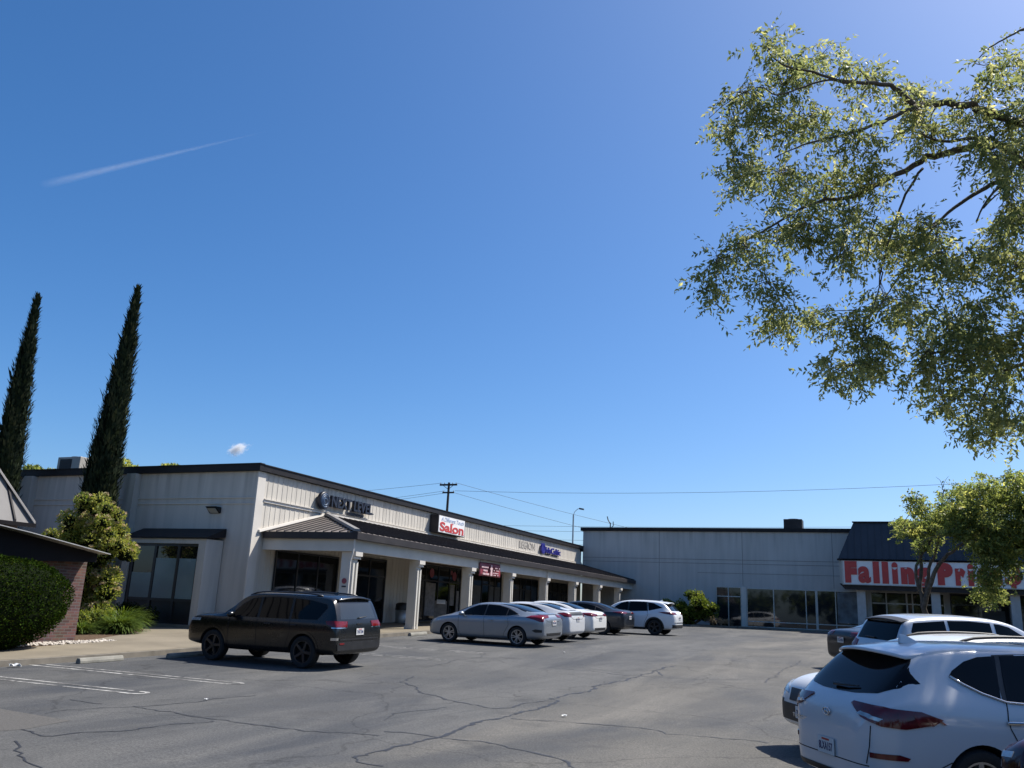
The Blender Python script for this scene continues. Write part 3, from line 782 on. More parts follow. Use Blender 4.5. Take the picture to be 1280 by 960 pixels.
# banner hung from the beam
S = thing('banner', 'dark red vinyl banner with pale print hung from the canopy beam', 'banner')
def banner():
    mb = MB(); nx, nz = 13, 7
    vs = []
    for j in range(nz):
        for i in range(nx):
            u, w = i / (nx - 1), j / (nz - 1)
            vs.append((-17.86 + .05 * math.sin(u * 7 + w * 2) * (1 - w * .6), 37.75 + 2.4 * u, 3.33 + .63 * w + .02 * math.sin(u * PI)))
    fs = [(j * nx + i, j * nx + i + 1, (j + 1) * nx + i + 1, (j + 1) * nx + i) for j in range(nz - 1) for i in range(nx - 1)]
    o = mb.add(vs, fs).build('sheet', M['banner'], S, smooth=True)
    m = o.modifiers.new('thick', 'SOLIDIFY'); m.thickness = .006
    for y0, y1, z0, z1 in ((37.9, 38.7, 3.72, 3.80), (37.95, 38.6, 3.56, 3.64), (37.9, 38.8, 3.40, 3.49), (39.3, 40.05, 3.74, 3.80), (39.3, 39.95, 3.62, 3.67), (39.25, 40.05, 3.50, 3.55), (39.3, 39.9, 3.40, 3.45)):
        n = max(3, int((y1 - y0) / .14)); p = MB()
        for k in range(n):
            if random.random() < .85:
                a = y0 + (y1 - y0) * k / n; p.box(-17.79, -17.785, a, a + (y1 - y0) / n * .8, z0, z1)
        p.build('lettering', M['banner_mark'], S)
    p = MB()
    p.prism([(38.92, 3.38), (39.16, 3.38), (39.13, 3.66), (39.2, 3.72), (39.1, 3.78), (39.09, 3.9), (38.98, 3.9), (38.97, 3.78), (38.88, 3.7), (38.95, 3.64)], 'x', -17.79, -17.784)
    p.build('printed_figure', M['banner_mark'], S)
    r = MB()
    for yy in (37.8, 40.1): r.tube([(-17.84, yy, 3.95), (-17.80, yy, 4.12)], .008, 5)
    r.build('cord', M['black'], S)
banner()

# sidewalk things: bin, sandwich board
def bin_(loc):
    x, y = loc; z = G(y) + .137
    t = thing('trash_can', 'grey trash can with a dark lid against the wall under the canopy', 'trash can', (x, y, z))
    mb = MB(); mb.lathe([(0, 0), (.25, 0), (.27, .03), (.29, .62), (0, .62)], 20); mb.build('body', M['steel'], t, True)
    mb = MB(); mb.lathe([(.31, .60), (.315, .66), (.30, .86), (.2, .93), (0, .95)], 20); mb.build('lid', M['black'], t, True)
bin_((-21.3, 36.75))
def sandwich(loc, rz):
    x, y = loc; z = G(y) + .137
    t = thing('sandwich_board', 'grey sandwich board standing open before the salon window', 'sign', (x, y, z)); t.rotation_euler = (0, 0, rz)
    for s in (1, -1):
        mb = MB(); mb.hexa([(-.30, s * .30, 0), (.30, s * .30, 0), (.30, s * .27, 0), (-.30, s * .27, 0), (-.30, s * .04, 1.08), (.30, s * .04, 1.08), (.30, s * .01, 1.08), (-.30, s * .01, 1.08)])
        mb.build('panel', mat('grey_board', (.16, .15, .14), .6, var=.3, scale=6), t)
    mb = MB(); mb.hexa([(-.20, -.30, .93), (.22, -.30, .93), (.22, -.02, 1.1), (-.20, -.02, 1.1), (-.20, -.30, .96), (.22, -.30, .96), (.22, -.02, 1.13), (-.20, -.02, 1.13)])
    mb.build('leaflet_tray', M['white'], t)
sandwich((-20.3, 38.75), .5)

# ================================================================ far shop building
FY = 65.0
F = thing('far_shop_building', 'grey flat-roofed shop building closing the far end of the parking lot', 'building')
mb = MB(); mb.box(-21.9, 60, FY, 100, .8, 8.02); mb.build('wall', M['farwall'], F)
mb = MB(); mb.box(-22.08, 60.1, FY - .14, FY + .12, 8.02, 8.29); mb.box(-22.08, -21.8, FY + .121, 100, 8.02, 8.28); mb.build('roof_edge', M['cap'], F)
mb = MB()
for x in (-15.86, -9.76, -3.62): mb.box(x - .02, x + .02, FY - .012, FY - .001, 1.2 if x < -12 else 4.2, 8.019)
for z in (6.0, 5.72): mb.box(-21.88, 12, FY - .015, FY - .0005, z - .018, z + .018)
for z in (5.05,): mb.box(-13, -2.9, FY - .013, FY - .0007, z - .015, z + .015)
mb.build('wall_joint', mat('wall_joint_shade', (.24, .235, .225), .9, var=.1), F)
MB().box(-21.7, 59.9, FY + .13, 99.8, 8.021, 8.06).build('roof', M['gutter'], F)
# shopfront left part
shop_window(F, 'y', FY - .016, -11.68, -9.88, 1.30, 4.10, mull=((-10.8, .06),), rails=((3.42, -11.68, -9.88),), fw=.06, glass='glass_far', frame='frame_lt', name='door', out=-1)
MB().box(-9.87, -9.54, FY - .12, FY - .002, 1.25, 4.12).build('post', M['trim'], F)
shop_window(F, 'y', FY - .016, -9.53, -1.6, 1.36, 4.06, mull=(-7.66, -5.5, (-4.80, .16), -3.56), rails=(1.76,), fw=.065, glass='glass_far', frame='frame_lt', out=-1)
mb = MB(); mb.box(-3.45, -1.7, FY - .052, FY - .0385, 1.9, 3.95); mb.build('poster', mat('faded_window_posters', (.12, .14, .155), .5, var=.5, scale=2.2), F)
# part under the mansard
shop_window(F, 'y', FY - .016, -1.35, 3.2, 1.36, 4.10, mull=(-.35, (.9, .1), 1.25, 2.6), rails=(3.32,), fw=.085, glass='glass_far', frame='frame_lt', name='entrance', out=-1)
shop_window(F, 'y', FY - .016, 3.5, 6.9, 1.36, 4.1, mull=(5.1,), rails=(3.4,), fw=.07, glass='glass_far', frame='frame', out=-1)
shop_window(F, 'y', FY - .016, 7.1, 16, 1.36, 4.1, mull=(8.6, 10, 11.5, 13, 14.5), rails=(3.4,), fw=.07, glass='glass_far', frame='frame', out=-1)
M['display'] = mat('dim_window_display', (.05, .048, .05), .6, var=.4, scale=3)
for a, b, z0, z1, in ((4.0, 5.0, 2.0, 2.35), (4.0, 5.0, 2.6, 2.75), (5.3, 6.6, 1.8, 3.1)): MB().box(a, b, FY - .05, FY - .0385, z0, z1).build('poster', M['display'], F)
for xc in (-1.83, 2.55, 6.93, 11.4):
    MB().box(xc - .26, xc + .26, 62.1, 62.6, G(62) + .05, 4.32).build('column', mat('grey_column_paint', (.46, .45, .43), .8, var=.1), F)
# mansard: eave at y=61.6, ridge at y=64.4
mz0, mz1, MY = 5.99, 8.46, 62.6
mb = MB()
mb.add([(-3.1, 61.6, mz0), (16, 61.6, mz0), (16, MY, mz1), (-2.08, MY, mz1), (-2.08, 66.5, mz1), (16, 66.5, mz1), (-3.1, 66.5, mz0), (16, 66.5, mz0)],
       [(0, 1, 2, 3), (3, 2, 5, 4), (0, 3, 4, 6), (6, 4, 5, 7), (1, 7, 5, 2), (0, 6, 7, 1)])
mn = mb.build('mansard_roof', M['navyroof'], F)
mb = MB()
x = -2.9
while x < 15.8:
    t = max(0.0, 0)
    q = min(1.0, (x + 3.1) / 1.02)
    rib(mb, (x, 61.59, mz0 + .003), (x, 61.59 + (MY - 61.6) * q, mz0 + (mz1 - mz0) * q), .045, .03, (1, 0, 0))
    x += .42
mb.build('roof_seam', M['navyroof'], mn)
mb = MB(); mb.box(-2.16, 16, MY - .1, MY + .1, mz1 + .001, mz1 + .08); mb.box(-3.16, 16, 61.5, 61.599, mz0 - .1, mz0 + .02); mb.build('roof_edge', M['cap'], F)
mb = MB(); mb.box(-2.9, 16, 61.75, 64.98, 4.33, 4.38)
mb.prism([(-3.1, 4.42), (-2.75, 4.05), (16, 4.05), (16, 4.42)], 'y', 61.72, 61.749)
mb.build('soffit', M['gutter'], F)
MB().box(-3.05, 16, 61.75, 64.98, 4.381, 5.985).build('sign_band', M['farwall'], F)
# red-on-white sign
S = thing('shop_sign', 'long white sign with bold red letters reading Falling Price$ below the navy mansard', 'sign')
mb = MB(); mb.box(-2.82, 14.6, 61.55, 61.71, 4.40, 5.93); mb.build('face', M['white'], S)
mb = MB()
mb.box(-2.9, 14.7, 61.50, 61.72, 5.931, 5.985); mb.box(-2.9, 14.7, 61.50, 61.72, 4.35, 4.399); mb.box(-2.9, -2.821, 61.5, 61.72, 4.4, 5.93)
mb.build('sign_frame', M['frame_lt'], S)
# glyphs laid out one by one so that they sit as on the photograph
def glyph(ch, x0, x1, z0, z1, bold=.085):
    me = text_fit(text_mesh(ch, 1, .02, bold if ch not in 'aeg$c' else .045), x0, x1, z0, z1)
    put_text('letter', me, M['red'], S, (0, 61.528, 0), (1, 0, 0), (0, 0, 1))
zb_, xh, ch = 4.48, 5.54, 5.86
for c, a, b, z0, z1 in (('F', -2.72, -1.98, zb_, ch), ('a', -1.92, -1.16, zb_, xh), ('l', -1.02, -.64, zb_, ch), ('l', -.48, -.10, zb_, ch), ('i', .10, .46, zb_, ch - .02), ('n', .62, 1.40, zb_, xh), ('g', 1.50, 2.20, zb_ - .18, xh),
                        ('P', 2.72, 3.60, zb_, ch), ('r', 3.72, 4.30, zb_, xh), ('i', 4.42, 4.76, zb_, ch - .02), ('c', 4.9, 5.5, zb_, xh), ('e', 5.62, 6.30, zb_, xh), ('$', 6.42, 7.30, zb_ - .06, xh + .22)):
    glyph(c, a, b, z0, z1)

# ================================================================ brick building at the left edge
K = thing('brick_building', 'brown brick building at the left edge with a ribbed grey metal mansard', 'building')
KX = -21.4
mb = MB(); mb.box(-34, KX, -6, 18.68, .2, 2.72); mb.build('wall', M['brick'], K)
mb = MB()
poly = [(18.62, 2.66), (18.62, 2.90), (16.0, 3.26), (13.0, 3.60), (8.0, 4.1), (-6, 4.1), (-6, 2.50), (15.5, 2.53)]
mb.prism(poly, 'x', -21.15, -20.98); mb.build('fascia', M['dark_fascia'], K)
mb = MB(); mb.box(-34, -21.151, -6, 18.6, 2.721, 2.78); mb.build('soffit', M['dark_fascia'], K)
mb = MB()
for (ya, za), (yb, zb) in (((18.70, 2.885), (16.0, 3.26)), ((16.0, 3.26), (13.0, 3.60)), ((13, 3.6), (8, 4.1))):
    mb.hexa([(-33, ya, za + .003), (-20.55, ya, za + .003), (-20.55, yb, zb + .003), (-33, yb, zb + .003), (-33, ya, za + .025), (-20.55, ya, za + .025), (-20.55, yb, zb + .025), (-33, yb, zb + .025)])
mb.build('lower_roof', M['flashing'], K)
mb = MB(); mb.box(-33, -21.32, -5, 16.2, 3.0, 3.52); mb.build('parapet', M['brownboard'], K)
mb = MB()
mb.add([(-21.0, 16.41, 3.53), (-21.0, -5, 3.53), (-22.4, -5, 6.01), (-22.4, 15.01, 6.01), (-33, 16.41, 3.53), (-32, 15.01, 6.01), (-33, -5, 3.53), (-32, -5, 6.01)],
       [(0, 3, 2, 1), (0, 4, 5, 3), (3, 5, 7, 2), (1, 2, 7, 6), (4, 6, 7, 5), (0, 1, 6, 4)])
mr_ = mb.build('mansard_roof', M['metal_roof_grey'], K)
mb = MB()
y = 15.85
while y > -4.5:
    tt = 1.0 if y < 15.01 else (16.41 - y) / 1.4
    rib(mb, (-20.99, y, 3.54), (-21.0 - 1.4 * tt + .01, y, 3.53 + 2.48 * tt), .07, .06, (0, 1, 0)); y -= .62
mb.build('roof_seam', M['rib'], mr_)
mb = MB(); d = Vector((-1.4, -1.4, 2.48)); sd = Vector((0, 0, 1)).cross(d).normalized()
rib(mb, (-20.98, 16.43, 3.54), (-22.38, 15.01, 6.02), .2, .06, sd); mb.build('hip_cap', M['metal_roof_grey'], mr_)
mb = MB(); mb.box(-21.03, -20.93, -5, 16.44, 3.43, 3.532); mb.build('gutter', M['dark_fascia'], mr_)

# ================================================================ rooftop units, poles, wires
def ac_unit(label, x, y, z, w, d, h, mt='ac'):
    t = thing('rooftop_unit', label, 'rooftop unit', (x, y, z))
    mb = MB(); mb.box(-w / 2, w / 2, -d / 2, d / 2, 0, h); o = mb.build('casing', M[mt], t); bevel(o, .02)
    mb = MB()
    n = 9
    for k in range(n): mb.box(-w * .36, w * .12, -d / 2 - .02, -d / 2 - .001, h * (.25 + .6 * k / n), h * (.25 + .6 * k / n) + h * .035)
    mb.box(-w * .38, w * .14, -d / 2 - .012, -d / 2 - .0005, h * .22, h * .9)
    mb.build('louvre', M['gutter'], t)
    mb = MB(); mb.lathe([(0, h), (min(w, d) * .32, h), (min(w, d) * .32, h + .06), (0, h + .06)], 20); mb.build('fan_guard', M['black'], t)
    mb = MB(); mb.box(-w * .55, w * .55, -d * .45, d * .45, -.4, -.001); mb.build('curb_base', M['steel'], t)
    return t
ac_unit('beige rooftop unit with louvres beside the tall cypress', -36.0, 30.0, 6.95, 1.5, 1.2, 1.08)
ac_unit('dark rooftop unit on the roof edge left of the navy mansard', -6.6, 70.0, 8.55, 1.35, 1.3, .88, 'gutter')
t = thing('roof_vent', 'pale square vents beside the dark unit on the far roof', 'roof vent', (-6.9, 69.0, 8.05))
for a, b in ((-.75, -.1), (.15, .95)): MB().box(a, b, -.3, .3, 0, .62).build('hood', M['ac'], t)
t = MB().lathe([(.42, 0), (.42, .55), (.36, .78), (.2, .92), (0, .96)], 20, 'z', (-19.75, 72, 8.05)).build('roof_vent', M['ac'], smooth=True)
tag(t, 'small pale dome vent on the left end of the far roof', 'roof vent')
t = thing('antenna', 'thin dark antenna mast with bent arms on the far roof', 'antenna', (-22.7 + 3.0, 75, 8.05))
t.location = (-22.74, 75.0, 6.5)
MB().tube([(0, 0, 0), (0, 0, 3.2)], .05, 6).build('mast', M['black'], t)
MB().tube([(0, 0, 3.1), (-.22, 0, 3.45), (-.3, 0, 3.75)], .05, 5).build('arm', M['black'], t)
MB().tube([(0, 0, 2.6), (.28, 0, 2.95), (.26, 0, 3.3)], .04, 5).build('arm', M['black'], t)
MB().tube([(0, 0, 2.5), (-.3, 0, 2.62)], .04, 5).build('arm', M['black'], t)

t = thing('utility_pole', 'dark wooden utility pole with cross-arms rising behind the long roof', 'utility pole', (-57.7, 110, 1.3))
MB().tube([(0, 0, 0), (.12, 0, 10), (.2, 0, 17.7)], [.24, .2, .16], 10).build('pole', M['wood_pole'], t)
MB().box(-1.25, 1.5, -.09, .09, 17.25, 17.5).build('crossarm', M['wood_pole'], t)
MB().box(-.75, 1.1, -.08, .08, 16.15, 16.36).build('crossarm', M['wood_pole'], t)
MB().tube([(-.7, -.1, 17.3), (.18, -.1, 16.7)], .04, 5).build('brace', M['wood_pole'], t)
MB().tube([(1.0, -.1, 17.3), (.18, -.1, 16.7)], .04, 5).build('brace', M['wood_pole'], t)
for dx, dz in ((-1.15, 17.5), (-.5, 17.5), (.8, 17.5), (1.35, 17.5), (-.65, 16.36), (1.0, 16.36)):
    MB().lathe([(0, 0), (.05, 0), (.07, .1), (.04, .2), (0, .22)], 8, 'z', (dx, 0, dz)).build('insulator', M['steel'], t)
t = thing('street_lamp', 'slim street lamp with a curved arm behind the end of the long roof', 'street lamp', (-35.0, 100, 1.3))
MB().tube([(0, 0, 0), (0, 0, 11.95)], [.13, .09], 8).build('pole', M['steel'], t)
MB().tube([(0, 0, 11.9), (.15, 0, 12.3), (.55, 0, 12.65), (.95, 0, 12.72)], .035, 6).build('arm', M['flashing'], t)
MB().hexa([(.75, -.14, 12.6), (1.3, -.14, 12.5), (1.3, .14, 12.5), (.75, .14, 12.6), (.75, -.12, 12.78), (1.3, -.12, 12.68), (1.3, .12, 12.68), (.75, .12, 12.78)]).build('head', M['gutter'], t)

def wire(a, b, sag, r=.022, label='thin dark power line sagging across the sky'):
    a = Vector(a); b = Vector(b)
    pts = [a.lerp(b, k / 24) - Vector((0, 0, sag * 4 * (k / 24) * (1 - k / 24))) for k in range(25)]
    o = MB().tube(pts, r, 5).build('power_line', M['wire'])
    return tag(o, label, 'power line', 'power lines behind the roofs')
PX, PY = -57.5, 110
W_ = [((PX - 1.1, PY, 18.95), (-150, 128, 19.5), 1.2, 'upper power line running left from the utility pole'),
      ((PX - .6, PY, 17.8), (-150, 122, 13.5), 1.0, 'lower power line running left from the utility pole'),
      ((PX - .5, PY, 17.5), (-150, 121, 12.6), 1.0, 'lowest power line running left from the utility pole'),
      ((PX + 1.0, PY, 17.8), (60, 118, 23.0), 2.2, 'bold power line running right from the pole towards the tree'),
      ((PX + 1.3, PY, 18.9), (-10, 150, 10.5), .8, 'steep thin line dropping right from the pole top'),
      ((PX + 1.0, PY, 17.5), (-14, 150, 9.4), .8, 'steep thin line dropping right from the lower cross-arm')]
for a, b, s, lb in W_: wire(a, b, s, label=lb)
for k, (za, zb, lb) in enumerate(((17.0, 19.6, 'highest of the level power lines behind the far roof'), (16.1, 18.7, 'second of the level power lines behind the far roof'), (14.6, 16.8, 'third of the level power lines behind the far roof'), (13.8, 16.0, 'fourth of the level power lines behind the far roof'))):
    wire((-75, 150, za), (90, 150, zb), 1.2, .024, lb)
wire((-110, 95, 17.2), (-57.5, 109, 13.2), 1.0, .02, 'thin line seen between the two cypresses')
# ================================================================ vegetation
def leaf_mesh(name, base, axis, length, width, tone, mt, parent=None, fold=.25, side=None):
    """base, axis: (n,3); length, width, tone: (n,). Each leaf is one folded diamond quad."""
    n = len(base)
    axis = axis / np.linalg.norm(axis, axis=1, keepdims=True)
    if side is None: side = rng.normal(size=(n, 3))
    side = side - (side * axis).sum(1, keepdims=True) * axis
    side /= np.linalg.norm(side, axis=1, keepdims=True) + 1e-9
    nor = np.cross(axis, side)
    L = length[:, None]; W = width[:, None]
    v = np.empty((n, 4, 3))
    v[:, 0] = base
    v[:, 1] = base + axis * L * .45 + side * W * .5 + nor * W * fold
    v[:, 2] = base + axis * L
    v[:, 3] = base + axis * L * .45 - side * W * .5 + nor * W * fold
    me = bpy.data.meshes.new(name)
    me.vertices.add(4 * n); me.vertices.foreach_set('co', v.reshape(-1).astype(np.float32))
    me.loops.add(4 * n); me.loops.foreach_set('vertex_index', np.arange(4 * n, dtype=np.int32))
    me.polygons.add(n); me.polygons.foreach_set('loop_start', np.arange(0, 4 * n, 4, dtype=np.int32))
    me.update()
    at = me.attributes.new('tone', 'FLOAT', 'FACE'); at.data.foreach_set('value', np.clip(tone, 0, 1).astype(np.float32))
    me.materials.append(mt); me.validate()
    return link(bpy.data.objects.new(name, me), parent)

def unit(n):
    d = rng.normal(size=(n, 3)); return d / np.linalg.norm(d, axis=1, keepdims=True)

def limb_tubes(mb, limbs):
    for l in limbs:
        P = [Vector(p[:3]) for p in l]; R = [p[3] for p in l]
        # smooth (Catmull-Rom) resample with a little waviness
        out = []; rad = []
        n = len(P)
        for i in range(n - 1):
            p0, p1, p2, p3 = P[max(i - 1, 0)], P[i], P[i + 1], P[min(i + 2, n - 1)]
            for k in range(4):
                t = k / 4
                q = .5 * ((2 * p1) + (p2 - p0) * t + (2 * p0 - 5 * p1 + 4 * p2 - p3) * t * t + (3 * p1 - p0 - 3 * p2 + p3) * t ** 3)
                r = R[i] + (R[i + 1] - R[i]) * t
                out.append(q + Vector((random.gauss(0, 1), random.gauss(0, 1), random.gauss(0, 1))) * r * .18); rad.append(r * .58)
        out.append(P[-1]); rad.append(R[-1])
        mb.tube(out, rad, 7)

def limb_points(limbs):
    pts = []
    for l in limbs:
        for a, b in zip(l[:-1], l[1:]):
            for k in range(5):
                t = k / 5; pts.append([a[j] + (b[j] - a[j]) * t for j in range(4)])
    return np.array(pts)

M['ash_leaf'] = leafmat('backlit_tree_leaf', (.074, .100, .040), (.155, .182, .070), (.40, .395, .17), .56, val=2.2)
M['mid_leaf'] = leafmat('bushy_tree_leaf', (.050, .080, .024), (.130, .165, .050), (.34, .35, .11), .55, val=2.3)
M['cypress_leaf'] = leafmat('dark_cypress_scale', (.007, .013, .007), (.018, .028, .014), (.058, .062, .032), .12, .8, spec=.1)
M['hedge_leaf'] = leafmat('clipped_hedge_leaf', (.006, .015, .003), (.020, .040, .006), (.066, .088, .015), .2, .8, spec=0)
M['shrub_leaf'] = leafmat('glossy_shrub_leaf', (.036, .070, .012), (.135, .185, .032), (.38, .39, .11), .40, .5, spec=.15)
M['bloom'] = leafmat('cream_blossom', (.26, .22, .10), (.42, .36, .19), (.58, .46, .32), .3)
M['grass_leaf'] = leafmat('tussock_blade', (.020, .042, .008), (.060, .105, .018), (.14, .20, .035), .35)
M['dry_leaf'] = leafmat('pale_tuft_blade', (.20, .15, .09), (.34, .27, .16), (.46, .38, .24), .3)
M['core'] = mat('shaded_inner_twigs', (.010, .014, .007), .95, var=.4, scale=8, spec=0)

def sprig_tree(name, label, limbs, lobes, mt, llen, lwid, dens, droop, trunk_pts=None, sprig=9, sprig_len=.22, twig_r=.007, cat='tree', group=None, nsub=5):
    """tree with traced limbs; lobes (x,y,z,r) are filled with hanging sprigs of small leaves"""
    t = thing(name, label, cat, group=group)
    mb = MB()
    if trunk_pts: limb_tubes(mb, [trunk_pts])
    limb_tubes(mb, limbs)
    lp = limb_points(limbs)
    bases, axes, lens, tones = [], [], [], []
    def curve(a, m_, s, q): return (1 - q) ** 2 * a + 2 * q * (1 - q) * m_ + q * q * s
    order = sorted(range(len(lobes)), key=lambda i_: np.min(np.linalg.norm(lp[:, :3] - np.array(lobes[i_][:3]), axis=1)))
    pool = lp.copy()
    for i_ in order:
        x, y, z, r = lobes[i_]
        c = np.array((x, y, z))
        dd = np.linalg.norm(pool[:, :3] - c, axis=1); j = int(np.argmin(dd))
        a = pool[j, :3]; r0 = max(twig_r, min(pool[j, 3] * .6, twig_r * 2.6))
        m_ = (a + c) / 2 + np.array((0, 0, .15 * dd[j])) + rng.normal(size=3) * dd[j] * .12
        qs = np.linspace(0, 1, 7)
        mp_ = np.array([curve(a, m_, c, q) for q in qs]) + rng.normal(size=(7, 3)) * np.array([[0], [.3], [.5], [.5], [.5], [.5], [.5]]) * r * .05
        mb.tube([tuple(p) for p in mp_], [r0 + (twig_r * .8 - r0) * q for q in qs], 5, cap=False)
        pool = np.vstack([pool, np.hstack([mp_[2:], np.full((5, 1), twig_r * 1.1)])])
        subs = c + unit(nsub) * r * rng.uniform(.45, 1.0, (nsub, 1)) + np.array((0, 0, -.12 * droop * r))
        for s in subs:
            a2 = mp_[int(rng.integers(3, 7))]
            m2 = (a2 + s) / 2 + np.array((0, 0, .22 * np.linalg.norm(s - a2))) + rng.normal(size=3) * r * .15
            tp = [curve(a2, m2, s, q) for q in (0, .25, .5, .75, 1)]
            mb.tube([tuple(p) for p in tp], [twig_r * .8, twig_r * .7, twig_r * .55, twig_r * .4, twig_r * .25], 4, cap=False)
            n = max(2, int(dens * r * r / nsub * rng.uniform(.45, 1.5)))
            for q in rng.uniform(.2, 1.05, n):
                p = curve(a2, m2, s, q) + rng.normal(size=3) * r * .15
                dr = np.array((*rng.normal(size=2), -droop + rng.normal() * .5)); dr /= np.linalg.norm(dr)
                tone = np.clip(.45 + .19 * rng.normal(), 0, 1)
                sl = sprig_len * rng.uniform(.6, 1.25)
                k = max(3, int(sprig * rng.uniform(.6, 1.3)))
                u = np.linspace(.12, 1, k)
                b = p + dr * (u * sl)[:, None] + rng.normal(size=(k, 3)) * .008
                sd = np.cross(dr, rng.normal(size=3)); sd /= np.linalg.norm(sd)
                sg = np.where(np.arange(k) % 2 == 0, 1, -1)[:, None]
                ax = dr * .55 + sg * sd * .75 + rng.normal(size=(k, 3)) * .28 + np.array((0, 0, -.25))
                bases.append(b); axes.append(ax); lens.append(llen * rng.uniform(.65, 1.2, k)); tones.append(tone + rng.normal(size=k) * .10)
    bases = np.concatenate(bases); axes = np.concatenate(axes); lens = np.concatenate(lens); tones = np.concatenate(tones)
    mb.build('trunk', M['bark'], t, smooth=True)
    leaf_mesh('crown', bases, axes, lens, lens * lwid, tones, mt, t)
    print(name, 'leaves', len(bases))
    return t
NEAR_LIMBS = [[(2.87, 13.2, 8.71, 0.12), (2.16, 13.02, 8.99, 0.111), (1.76, 12.83, 9.14, 0.102), (1.41, 12.65, 9.21, 0.093), (0.93, 12.47, 9.26, 0.084), (0.74, 12.28, 9.13, 0.075), (0.58, 12.1, 9.24, 0.066), (0.41, 11.92, 9.31, 0.057), (0.14, 11.73, 9.3, 0.048), (-0.2, 11.55, 9.28, 0.039), (-0.57, 11.37, 9.39, 0.03), (-0.97, 11.18, 9.49, 0.021), (-1.19, 11.0, 9.7, 0.012)], [(0.74, 12.2, 9.08, 0.06), (0.35, 12.0, 8.83, 0.05), (0.13, 11.8, 8.65, 0.04), (-0.28, 11.6, 8.47, 0.03), (-0.75, 11.4, 8.31, 0.02), (-1.12, 11.2, 8.07, 0.01)], [(0.14, 11.8, 9.34, 0.03), (-0.37, 11.63, 9.39, 0.026), (-0.72, 11.47, 9.26, 0.022), (-1.07, 11.3, 9.1, 0.018), (-1.3, 11.13, 9.17, 0.014), (-1.71, 10.97, 8.91, 0.01), (-1.94, 10.8, 8.61, 0.006)], [(0.14, 11.8, 9.36, 0.02), (-0.02, 11.7, 9.57, 0.014), (-0.13, 11.6, 9.38, 0.008)], [(2.92, 14.0, 7.89, 0.13), (2.23, 13.77, 8.75, 0.119), (1.91, 13.55, 8.95, 0.108), (1.57, 13.32, 8.91, 0.097), (1.06, 13.09, 8.75, 0.086), (0.68, 12.86, 8.5, 0.075), (0.16, 12.64, 8.17, 0.065), (-0.2, 12.41, 7.91, 0.054), (-0.55, 12.18, 7.81, 0.043), (-0.97, 11.95, 7.56, 0.032), (-1.5, 11.73, 7.17, 0.021), (-1.91, 11.5, 6.89, 0.01)], [(2.07, 13.6, 8.77, 0.07), (1.87, 13.25, 8.84, 0.058), (1.57, 12.9, 8.81, 0.045), (1.03, 12.55, 8.67, 0.033), (0.75, 12.2, 8.68, 0.02)], [(2.86, 14.0, 7.31, 0.09), (2.23, 13.8, 8.76, 0.079), (1.94, 13.6, 8.45, 0.068), (1.63, 13.4, 8.25, 0.057), (1.28, 13.2, 7.97, 0.045), (0.9, 13.0, 7.6, 0.034), (0.57, 12.8, 7.39, 0.023), (0.25, 12.6, 7.23, 0.012)], [(0.79, 13.0, 8.51, 0.035), (0.54, 12.87, 8.05, 0.031), (0.37, 12.73, 7.56, 0.026), (0.15, 12.6, 6.84, 0.022), (0.15, 12.47, 6.66, 0.017), (-0.06, 12.33, 5.97, 0.013), (-0.17, 12.2, 5.67, 0.008)], [(0.96, 12.8, 7.54, 0.03), (0.65, 12.67, 7.15, 0.023), (0.31, 12.53, 6.58, 0.017), (0.12, 12.4, 6.24, 0.01)], [(2.68, 13.6, 6.21, 0.06), (1.92, 13.35, 5.97, 0.048), (1.47, 13.1, 5.79, 0.036), (1.08, 12.85, 5.61, 0.024), (0.67, 12.6, 5.52, 0.012)], [(2.7, 13.8, 6.12, 0.06), (1.9, 13.47, 5.54, 0.044), (1.49, 13.13, 5.29, 0.028), (1.23, 12.8, 4.81, 0.012)], [(1.55, 12.5, 9.79, 0.012), (1.74, 12.6, 10.03, 0.016), (1.97, 12.7, 10.22, 0.021), (2.26, 12.8, 10.39, 0.025)], [(0.13, 12.3, 7.51, 0.02), (0.01, 12.2, 7.12, 0.014), (-0.05, 12.1, 6.69, 0.008)], [(-0.99, 11.3, 9.25, 0.015), (-1.04, 11.25, 9.36, 0.01), (-1.12, 11.2, 9.47, 0.006)], [(2.07, 13.5, 8.46, 0.04), (1.63, 13.25, 7.98, 0.028), (1.44, 13.0, 7.56, 0.015)]]
